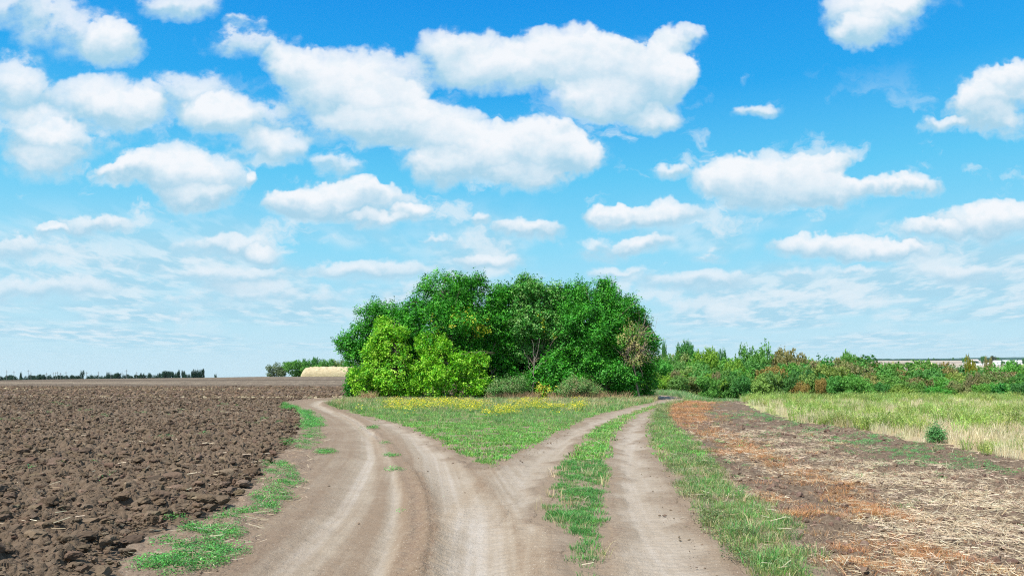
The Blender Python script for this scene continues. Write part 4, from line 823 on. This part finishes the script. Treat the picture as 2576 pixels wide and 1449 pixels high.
# ------------------------------------------------------------------ thicket on the right: shrubs and small trees in a dip behind the meadow
def proto_crown(seed, n=260, per=9, size=.075, lumps=7, spike=.10, flat=1.0):
    r = np.random.default_rng(seed); B_ = [(0, 0, .50, .45, .42, .42)]
    for i in range(lumps):
        a = r.uniform(0, 6.28); rr = r.uniform(.25, .6); B_.append((math.cos(a) * rr, math.sin(a) * rr * .8, r.uniform(.22, .82), r.uniform(.2, .36), r.uniform(.2, .34), r.uniform(.16, .26)))
    V_, F_, S_, C_ = leaves(r, B_, n, per, size, [(1, 1, 1), (.75, .8, .75), (1.2, 1.15, 1.1)], spike, None, .2, shoots=.02); C_ = C_ * .75
    return np_mesh('crown', V_, F_, S_, M_LEAFO, fattr=dict(lc=C_))
PC = [proto_crown(300 + i, 1300, 9, .052, 9 + i % 3, .085) for i in range(7)]
def proto_trunk(seed):
    r = np.random.default_rng(seed); V_, F_ = [], []
    for s_ in range(3):
        for pts, rr in [limb(r, (r.normal() * .05, r.normal() * .05, -.25), (r.normal() * .2, r.normal() * .2, .75), .022, .006, 6, .04)] + [limb(r, (0, 0, .3), (r.normal() * .4, r.normal() * .3, r.uniform(.5, .8)), .012, .004, 4, .05)]:
            v, f = tube(pts, rr, 5); o = len(V_); V_ += v; F_ += [tuple(i + o for i in q) for q in f]
    return np_mesh('trunk', V_, np.array(F_).ravel(), np.full(len(F_), 4), M_BARK, smooth=True)
PT = [proto_trunk(320 + i) for i in range(3)]
def shrub(name, label, cat, px, top, hw, Z, col, seed, group, ztop=None, trunk=True):
    """a shrub whose top is seen at (px, top), hw half its width in photo units, at depth Z"""
    r = random.Random(seed); k_ = Z / F; x = (px - CX) * k_; z0 = tz(x, Z); H = max(.5, EYE + (HY - top) * k_ - z0)
    e = bpy.data.objects.new(name, None); e.location = (x, Z, z0); e.rotation_euler = (0, 0, r.uniform(0, 6.28)); link(e); prop(e, label, cat, group)
    c_ = mesh_obj('crown', r.choice(PC), e); c_.scale = (hw * k_ / .72, hw * k_ / .72, H / .90); c_.color = tuple(col) + (1,)
    if trunk:
        t2 = mesh_obj('trunk', r.choice(PT), e); t2.scale = (H * .6, H * .6, H)
    return e
GT = 'shrubs and small trees of the thicket behind the meadow'
CG = {'green': (0.20,0.48,0.10), 'dark': (0.12,0.37,0.09), 'olive': (0.33,0.46,0.14), 'rust': (0.42,0.38,0.16), 'lime': (0.32,0.56,0.07), 'orange': (0.52,0.37,0.12), 'pale': (0.42,0.38,0.20), 'yellow': (0.42,0.40,0.05)}
SP = [ # named ones: px, top, half width, Z, colour, name, label
 (1718, 876, 32, 92, 'dark', 'round_tree', 'tall dark round tree rising over the left end of the thicket'),
 (1672, 866, 7, 110, 'dark', 'columnar_tree', 'narrow dark tree peeping out at the right edge of the clump'),
 (1690, 900, 30, 84, 'green', 'round_tree', 'green tree below and left of the tall dark round tree'),
 (1770, 892, 42, 74, 'lime', 'bush', 'yellow green bush beside the tall dark round tree'),
 (1812, 888, 16, 100, 'dark', 'small_tree', 'small dark pointed tree on the skyline of the thicket'),
 (1895, 879, 46, 88, 'green', 'round_tree', 'tall green tree with tufted top on the skyline of the thicket'),
 (1985, 886, 46, 86, 'rust', 'round_tree', 'tall rust tinged tree on the skyline, third summit from the left'),
 (1858, 916, 34, 66, 'lime', 'bush', 'lime green domed bush in the middle of the thicket'),
 (1945, 928, 50, 62, 'orange', 'bush', 'broad orange brown bush below the tufted green tree'),
 (2016, 960, 28, 57.8, 'orange', 'bush', 'small golden orange bush at the front edge of the thicket'),
 (2063, 958, 18, 57.8, 'orange', 'bush', 'narrow golden orange bush right of the small golden one'),
 (1800, 944, 16, 60, 'pale', 'bush', 'faded cream tinged bush behind the bend of the track'),
 (1700, 936, 22, 61, 'pale', 'bush', 'pale plumed bush behind the end of the clump'),
 (1870, 950, 38, 59, 'dark', 'bush', 'dark green bush at the front, under the lime domed bush'),
 (2130, 900, 30, 84, 'green', 'bush', 'green bush where the skyline of the thicket starts to fall'),
 (2445, 910, 16, 80, 'yellow', 'bush', 'yellow tinged bush top against the distant field'),
 (2145, 966, 20, 58.5, 'yellow', 'bush', 'small yellow bush at the foot of the thicket, in mid length'),
 (2440, 944, 22, 64, 'pale', 'bush', 'pale bush showing in the right part of the thicket'),
 (2490, 910, 16, 100, 'rust', 'small_tree', 'small orange tree in front of the white sheds'),
 (1640, 940, 22, 66, 'olive', 'bush', 'olive bush half hidden by the right end of the clump')]
for i, (px, top, hw, Z, cl, nm, lab) in enumerate(SP): shrub(nm, lab, 'tree' if 'tree' in nm else 'bush', px, top, hw, Z, CG[cl], 400 + i, GT)
rr_ = random.Random(5)
def skyline(px): return float(np.interp(px, [1640, 1680, 1750, 1850, 1940, 2000, 2080, 2150, 2200, 2300, 2400, 2500, 2600, 2800], [900, 896, 900, 898, 900, 895, 900, 906, 912, 918, 922, 920, 918, 918]))
kinds = ['green', 'olive', 'rust', 'green', 'dark', 'olive', 'green', 'rust']
LABK = {'green': 'plain green shrub', 'olive': 'olive green shrub', 'rust': 'rust tinged shrub', 'dark': 'dark green shrub', 'lime': 'lime green shrub'}
for rowi, (Z, n, off, hw0, rl) in enumerate([(88, 26, 4, 60, 'in the back row of the thicket, on the skyline'), (73, 26, 18, 54, 'in the middle row of the thicket'), (64, 28, 34, 48, 'in the lower middle row of the thicket'), (58.6, 34, 48, 34, 'in the front row of the thicket, at the meadow edge')]):
    for i in range(n):
        px = 1630 + (2730 - 1630) * (i + rr_.uniform(.1, .9)) / n; Zi = Z + rr_.uniform(-1.2, 2.5 if rowi else 12)
        top = skyline(px) + off + rr_.uniform(-6, 9); kk = rr_.choice(kinds if px > 1900 else ['green', 'green', 'olive', 'dark', 'green', 'lime'])
        if rowi == 3: kk = rr_.choice(['green', 'dark', 'green', 'olive', 'lime' if px < 1900 else 'green'])
        c0 = CG[kk]; c0 = tuple(v * rr_.uniform(.85, 1.2) for v in c0)
        shrub('shrub', LABK[kk] + ' ' + rl, 'shrub', px, top, hw0 * rr_.uniform(.8, 1.35), Zi, c0, 500 + rowi * 50 + i, 'look-alike ' + kk + ' shrubs ' + rl)

# tall single weeds standing in the meadow
def stalk_weed(px, base, hpx, label):
    Z = EYE * F / (base - HY); r = np.random.default_rng(int(px)); k_ = Z / F; h = hpx * k_; x = (px - CX) * k_
    V_, F_, C_ = sprig(90, h * .16, h, .022, [(0.12,0.28,0.06),(0.16,0.34,0.07)], int(px), low=.05); V_ = [(a, b, c_) for a, b, c_ in V_]
    e = bpy.data.objects.new('tall_weed', None); e.location = (x, Z, tz(x, Z)); link(e); prop(e, label, 'weed', 'tall green weeds standing out of the meadow')
    mesh_obj('foliage', np_mesh('foliage', V_, np.array(F_).ravel(), np.full(len(F_), 4), M_BLADE, fattr=dict(lc=np.clip(np.array(C_), 0, 1))), e)
    wood('stem', [limb(r, (0, 0, -.03), (.02, 0, h), .008, .003, 4, .02)], M_BARK, e, 5)
for a in [(2079, 1030, 34, 'tall green weed at the left end of the meadow'), (2136, 1034, 30, 'tall green weed second from the left in the meadow'), (2200, 1038, 36, 'tall green weed in the left half of the meadow, above the small dark bush'),
          (2225, 1020, 30, 'slim green weed far back in the meadow beside a taller one'), (2320, 1030, 34, 'tall green weed in the middle of the meadow'), (2366, 1022, 34, 'slim green weed far back in the middle of the meadow'), (2420, 1045, 38, 'tall green weed in the right half of the meadow'), (2560, 1018, 40, 'tall green weed at the right edge of the picture')]: stalk_weed(*a)

# ------------------------------------------------------------------ left horizon: field edge trees, poles, straw rick
for i, (px, top, hw, Z, cl, nm, lab) in enumerate([
  (695, 914, 26, 232, (0.26,0.33,0.18), 'small_tree', 'greyish green tree at the left end of the far bushes'), (740, 912, 36, 226, CG['green'], 'bush', 'bright green far bush right of the greyish tree'),
  (790, 920, 34, 222, (0.20,0.48,0.09), 'bush', 'bright green far bush touching the straw rick'), (768, 910, 26, 240, (0.13,0.40,0.08), 'bush', 'rounded green far bush behind the others left of the rick'),
  (795, 902, 14, 262, CG['dark'], 'small_tree', 'dark tree crown highest above the straw rick'), (775, 908, 16, 268, CG['dark'], 'small_tree', 'low dark tree left of the highest dark crown'),
  (820, 908, 26, 250, CG['green'], 'bush', 'green far bush behind the straw rick, left part'), (848, 909, 26, 252, CG['olive'], 'bush', 'olive far bush behind the straw rick, beside the clump'), (880, 910, 30, 250, CG['green'], 'bush', 'green far bush hidden in part by the clump, behind the rick')]):
    shrub(nm, lab, 'tree' if 'tree' in nm else 'bush', px, top, hw, Z, cl, 800 + i, 'trees and bushes around the straw rick')
def straw_rick():
    Z = 214; k_ = Z / F; xa, xb = (760 - CX) * k_, (905 - CX) * k_; z0 = tz((xa + xb) / 2, Z) - .3; H = EYE + (HY - 923) * k_ - z0; D = 7.0
    r = np.random.default_rng(61); n, m_ = 90, 26; V_, F_ = [], []
    for i in range(n + 1):
        u = i / n; x = xa + (xb - xa) * u; e = min(1, (min(u, 1 - u) / .16)); prof = math.sqrt(max(0, 1 - (1 - e) ** 2.4))
        for j in range(m_ + 1):
            th = math.pi * j / m_; cy = -math.cos(th); sz = abs(math.sin(th)) ** .55
            rr2 = 1 + .11 * (fbm(np.array([x * 1.3]), np.array([th * 5.0]), 3, 63)[0] - .5) * 2; V_.append((x, Z + cy * D / 2 * (.55 + .45 * prof), z0 + H * sz * prof * rr2))
    for i in range(n):
        for j in range(m_): a = i * (m_ + 1) + j; F_.append((a, a + m_ + 1, a + m_ + 2, a + 1))
    m, t, b, o = newmat('straw_mass', .95, .1); p = gcoord(t)
    nn = t.noise(t.v('MULTIPLY', p, (1.2, 1.2, 4.0)), 1.0, 6, .8); t.put(b.inputs['Base Color'], t.ramp(nn, [(.3, (.31,.245,.14)), (.5, (.44,.365,.23)), (.7, (.56,.485,.34))])); t.put(b.inputs['Normal'], t.n('ShaderNodeBump', Strength=.8, Distance=.3, Height=nn))
    ob = mesh_obj('straw_rick', np_mesh('straw_rick', V_, np.array(F_).ravel(), np.full(len(F_), 4), m, smooth=True)); prop(ob, 'long rounded golden straw rick on the far edge of the field left of the clump', 'straw rick')
straw_rick()
GR = 'trees of the distant row along the left horizon'
def ridge(px): return float(np.interp(px, [0, 200, 350, 500], [958, 955, 953, 949]))
tl = [(10,952,10,'r'),(22,949,10,'r'),(34,951,12,'r'),(52,942,3,'p'),(64,950,8,'r'),(80,949,9,'r'),(92,950,8,'r'),(106,947,9,'r'),(124,948,12,'r'),(140,949,8,'r'),(156,948,9,'r'),(168,949,7,'r'),(180,949,7,'r'),(192,949,6,'r'),(205,938,5,'P'),(222,950,8,'r'),(238,948,9,'r'),(255,949,8,'r'),(268,950,8,'r'),(272,941,3,'p'),(282,946,10,'r'),(298,944,9,'r'),(312,947,8,'r'),(328,949,7,'r'),(342,948,8,'r'),(352,948,6,'r'),(361,944,6,'r'),(374,945,8,'r'),(388,947,8,'r'),(398,944,6,'p'),(410,944,10,'r'),(421,938,13,'R'),(433,940,10,'R'),(447,938,5,'p'),(462,938,5,'p'),(472,946,7,'r'),(490,942,6,'r'),(498,942,6,'r')]
for i, (px, top, hw, kd) in enumerate(tl):
    lab = {'r': 'small rounded dark tree in the distant row along the left horizon', 'p': 'small narrow poplar standing out of the distant row on the left', 'P': 'tallest lone poplar of the distant row on the left', 'R': 'broad dark tree of the thick pair in the distant row'}[kd]
    shrub('distant_poplar' if kd in 'pP' else 'distant_tree', lab, 'tree', px, top - 3.0, hw * 1.35, 600 + (i * 37) % 40, (0.022, 0.10, 0.06), 900 + i, GR + (', narrow' if kd == 'p' else ', rounded' if kd == 'r' else ', tall' if kd == 'P' else ', broad'), trunk=False)
for i, (px, top, hw) in enumerate([(505,942,6),(515,942,6),(528,938,6),(538,939,6),(548,936,6),(558,937,5),(567,938,6),(575,935,5),(583,938,6),(591,934,5),(596,933,4)]):
    px2 = 475 + (px - 505) * .40 if False else px
    if px2 <= 498: continue
def place_pop(px, top, hw, lab, i): shrub('distant_poplar', lab, 'tree', px, top - 1.5, hw * 1.2, 560 + i * 3, (0.018, 0.085, 0.05), 960 + i, 'dense stand of poplars at the right end of the distant row', trunk=False)
for i, (px, top) in enumerate([(484,935),(490,936),(494,934),(500,935),(505,936),(510,933)]): place_pop(px, top, 4.2, 'dark poplar in the dense stand at the right end of the distant row', i)
shrub('distant_tree', 'lone tiny round tree between the poplar stand and the far bushes', 'tree', 543, 943, 4, 420, (0.04, 0.14, 0.06), 990, None, trunk=False)
M_POLE = plainmat('weathered_pole', (0.16, 0.17, 0.18), .8, .2, 3); M_WHITE = plainmat('white_wall', (0.80, 0.80, 0.80), .7, .05, .5); M_ROOF = plainmat('pale_roof', (0.74, 0.75, 0.76), .6, .08, .5); M_ROOFG = plainmat('grey_roof', (0.42, 0.38, 0.37), .8, .15, .5); M_GLASS = plainmat('dark_window', (0.05, 0.07, 0.09), .3, .2, 1); M_DOOR = plainmat('shed_door', (0.25, 0.30, 0.33), .7, .1, 1)
def box(x0, x1, y0, y1, z0, z1):
    return [(x0,y0,z0),(x1,y0,z0),(x1,y1,z0),(x0,y1,z0),(x0,y0,z1),(x1,y0,z1),(x1,y1,z1),(x0,y1,z1)], [(0,3,2,1),(4,5,6,7),(0,1,5,4),(1,2,6,5),(2,3,7,6),(3,0,4,7)]
def boxes(name, bs, mat, parent):
    V_, F_ = [], []
    for b in bs:
        v, f = box(*b); o = len(V_); V_ += v; F_ += [tuple(i + o for i in q) for q in f]
    return mesh_obj(name, np_mesh(name, V_, np.array(F_).ravel(), np.full(len(F_), 4), mat), parent)
def pole(px, top, Z, label):
    k_ = Z / F; x = (px - CX) * k_; z0 = tz(x, Z); h = EYE + (HY - top) * k_ - z0; e = bpy.data.objects.new('utility_pole', None); e.location = (x, Z, z0); link(e); prop(e, label, 'pole', 'utility poles along the left horizon')
    wood('pole', [([(0,0,-.5),(0,0,h*.5),(0,0,h)], [.20,.16,.12])], M_POLE, e, 8); boxes('crossarm', [(-1.0, 1.0, -.14, -.12 + .2, h - 1.2, h - 1.0)], M_POLE, e)
    for dx in (-.85, .85): boxes('insulator', [(dx - .09, dx + .09, -.05, .07, h - 1.0, h - .72)], M_WHITE, e)
for px, top in [(17,931),(35,933),(71,930),(78,936),(117,937),(134,936),(140,936),(145,934),(152,937),(166,934),(218,935),(248,934),(279,936),(307,936),(318,929),(344,935)]: pole(px, top, 580, 'thin utility pole above the distant tree row on the left')
pole(710, 934, 330, 'lone thin utility pole on the empty horizon left of the far bushes')

# ------------------------------------------------------------------ right distance: farm with white sheds, its trees, straw stack
GS = 'white sheds of the distant farm at the right'
def shed(px0, px1, ytop, ybot, Z, label, ridge_h=.35, roof=M_ROOF, doors=2):
    k_ = Z / F; x0, x1 = (px0 - CX) * k_, (px1 - CX) * k_; xm = (x0 + x1) / 2; zg = tz(xm, Z); zt = EYE + (HY - ytop) * k_; H = zt - zg; w = (x1 - x0) / 2; wh = H * (1 - ridge_h); D = 9.0
    e = bpy.data.objects.new('farm_shed', None); e.location = (xm, Z, zg); link(e); prop(e, label, 'shed', GS)
    V_ = [(-w,0,-2),(w,0,-2),(w,D,-2),(-w,D,-2),(-w,0,wh),(w,0,wh),(w,D,wh),(-w,D,wh),(-w,D/2,H-.25),(w,D/2,H-.25)]
    F4 = [(0,1,5,4),(2,3,7,6)]; F5 = [(1,2,6,9,5),(3,0,4,8,7)]
    me = np_mesh('wall', V_, np.array(sum([list(f) for f in F4 + F5], [])), [4, 4, 5, 5], M_WHITE); mesh_obj('wall', me, e)
    ov = .5; t_h = .25; hs = (H - .25 - wh) / (D / 2); zl = wh - hs * ov
    R_ = [(-w-ov,-ov,zl),(w+ov,-ov,zl),(w+ov,D/2,H-.25),(-w-ov,D/2,H-.25),(-w-ov,D+ov,zl),(w+ov,D+ov,zl)]; R_ = R_ + [(a, b, c_ + t_h) for a, b, c_ in R_]
    RF = [(0,3,2,1),(3,4,5,2),(6,7,8,9),(9,8,11,10),(0,1,7,6),(4,10,11,5),(1,2,8,7),(2,5,11,8),(0,6,9,3),(3,9,10,4)]
    mesh_obj('roof', np_mesh('roof', R_, np.array(RF).ravel(), np.full(10, 4), roof), e)
    for j in range(doors):
        cx_ = -w + 2 * w * (j + .5) / doors; boxes('door', [(cx_ - .9, cx_ + .9, -.08, .02, .02, min(2.4, wh * .8))], M_DOOR, e)
        if w > 4: boxes('window', [(cx_ + w / doors * .5, cx_ + w / doors * .5 + 1.1, -.08, .02, wh * .4, wh * .75)], M_GLASS, e)
for a in [(2503,2520,906.5,915,1500,'white gabled shed left of the pair of farm sheds at far right'), (2525,2543,906,915,1510,'white shed in the middle of the farm row at far right'), (2551,2573,906,914,1520,'large white shed at the right edge of the distant farm'),
          (2545,2561,913.5,919,1420,'low white shed in front of the large one at the right edge'), (2449,2471,914,917,1440,'long low white shed below the farm trees'), (2478,2490,912.5,916.5,1440,'small white shed right of the pale farm tree'),
          (2428,2448,911,916,1450,'white shed at the left end of the farm'), (2508,2519,915.5,918,1400,'tiny flat white shed below the gabled one')]: shed(*a)
shed(2434,2463,903.5,909,1600,'grey roofed farm house behind the farm trees', roof=M_ROOFG)
for i, (px, top, hw, Z, cl, lab) in enumerate([(2424,901,5,1480,CG['dark'],'dark tree at the left end of the distant farm'),(2430,899,5,1475,CG['dark'],'slim dark tree second from the left at the distant farm'),(2441,905,4,1470,CG['dark'],'narrow dark tree between the farm house and the left shed'),
   (2453,908,9,1460,(.03,.16,.05),'low dark tree in the middle of the distant farm'),(2472,898,8,1560,CG['dark'],'dark tree behind the pale farm tree'),(2484,903,8,1550,(.05,.15,.06),'green tree between the pale tree and the big round farm tree'),(2477,909,7,1445,(.30,.36,.18),'pale olive tree among the white sheds'),
   (2498,897,13,1530,(.14,.19,.12),'big round greyish tree of the distant farm'),(2508,900,9,1540,CG['dark'],'dark tree at the right of the big round farm tree'),(2523,908,5,1490,CG['dark'],'small dark tree between two white sheds'),(2548,906,6,1490,CG['dark'],'small dark tree left of the large right shed'),
   (2574,903,5,1490,CG['dark'],'dark tree at the far right edge of the farm'),(2397,900,2.5,2600,CG['dark'],'lone dark tree on the far ridge left of the farm'),(2349,901,2.5,2600,CG['dark'],'lone small tree on the ridge above the distant field'),
   (2290,912,12,1250,CG['dark'],'dark bush at the left end of the hedge in the distant field'),(2312,912,12,1250,CG['dark'],'dark bush in the middle of the hedge in the distant field'),(2332,912,12,1250,CG['dark'],'dark bush at the right end of the hedge in the distant field'),(2268,914,14,1250,CG['olive'],'olive bush left of the dark hedge in the distant field')]):
    shrub('distant_tree' if hw < 12 or i == 7 else 'distant_bush', lab, 'tree' if hw < 12 or i == 7 else 'bush', px, top, hw, Z, cl, 1100 + i, 'trees of the distant farm and its fields', trunk=False)
def straw_stack():
    Z = 1380; k_ = Z / F; x = (2341 - CX) * k_; z0 = tz(x, Z) - 1; H = EYE + (HY - 912) * k_ - z0; w = 6.0; V_, F_ = [], []
    lv = [(1.0, 0), (1.0, .45), (.75, .7), (.4, .95), (0.05, 1.0)]
    for s_, h in lv:
        for k2 in range(16): th = 2 * math.pi * k2 / 16; V_.append((math.cos(th) * w * s_, math.sin(th) * w * s_ * .7, H * h))
    for i in range(len(lv) - 1):
        for k2 in range(16): F_.append((i * 16 + k2, i * 16 + (k2 + 1) % 16, (i + 1) * 16 + (k2 + 1) % 16, (i + 1) * 16 + k2))
    o = mesh_obj('straw_stack', np_mesh('straw_stack', V_, np.array(F_).ravel(), np.full(len(F_), 4), plainmat('stack_straw', (.72,.55,.32), .95, .15, .5), smooth=True), None, (x, Z, z0)); prop(o, 'small sandy straw stack in the distant field left of the farm', 'straw stack')
straw_stack()
def wood_ridge():
    """wooded skyline far off on the right"""
    r = np.random.default_rng(71); n = 2600; px = r.uniform(2120, 2800, n); Z = r.uniform(3500, 5900, n); x = (px - CX) * Z / F; z = terrain(x, Z); V_, F_, C_ = [], [], []
    tv, tf = np.array(ICO), ICF
    for i in range(n):
        s_ = r.uniform(7, 16); o = len(V_); V_ += [tuple(p * np.array([s_ * 2.4, s_ * 1.4, s_ * .45]) * r.uniform(.9, 1.1) + np.array([x[i], Z[i], z[i] + s_ * .2])) for p in tv]; F_ += [tuple(k2 + o for k2 in f) for f in tf]; C_ += [np.array((.018, .065, .04)) * r.uniform(.7, 1.3)] * 20
    o = mesh_obj('distant_wood', np_mesh('distant_wood', V_, np.array(F_).ravel(), np.full(len(F_), 3), leafmat('wood_mass', trans=0.1), fattr=dict(lc=np.array(C_)))); prop(o, 'dark blue green wood along the far right horizon', 'wood', kind='stuff')
wood_ridge()

# ------------------------------------------------------------------ haze
HAZE = 3.2e-5
v, f = box(-7500, 7500, -720, 6900, -150, 135)
me = np_mesh('haze', v, np.array(f).ravel(), np.full(6, 4), [])
hm = bpy.data.materials.new('haze_air'); hm.use_nodes = True; hm.node_tree.nodes.clear(); h = NT(hm.node_tree)
pv = h.n('ShaderNodeVolumePrincipled', out=None, Color=(0.86, 0.95, 1.0, 1), Density=HAZE, Anisotropy=0.2)
h.l.new(pv.outputs[0], h.n('ShaderNodeOutputMaterial', out=None).inputs['Volume'])
me.materials.append(hm); prop(mesh_obj('haze', me), 'thin pale air haze over the far land', 'haze', kind='stuff')
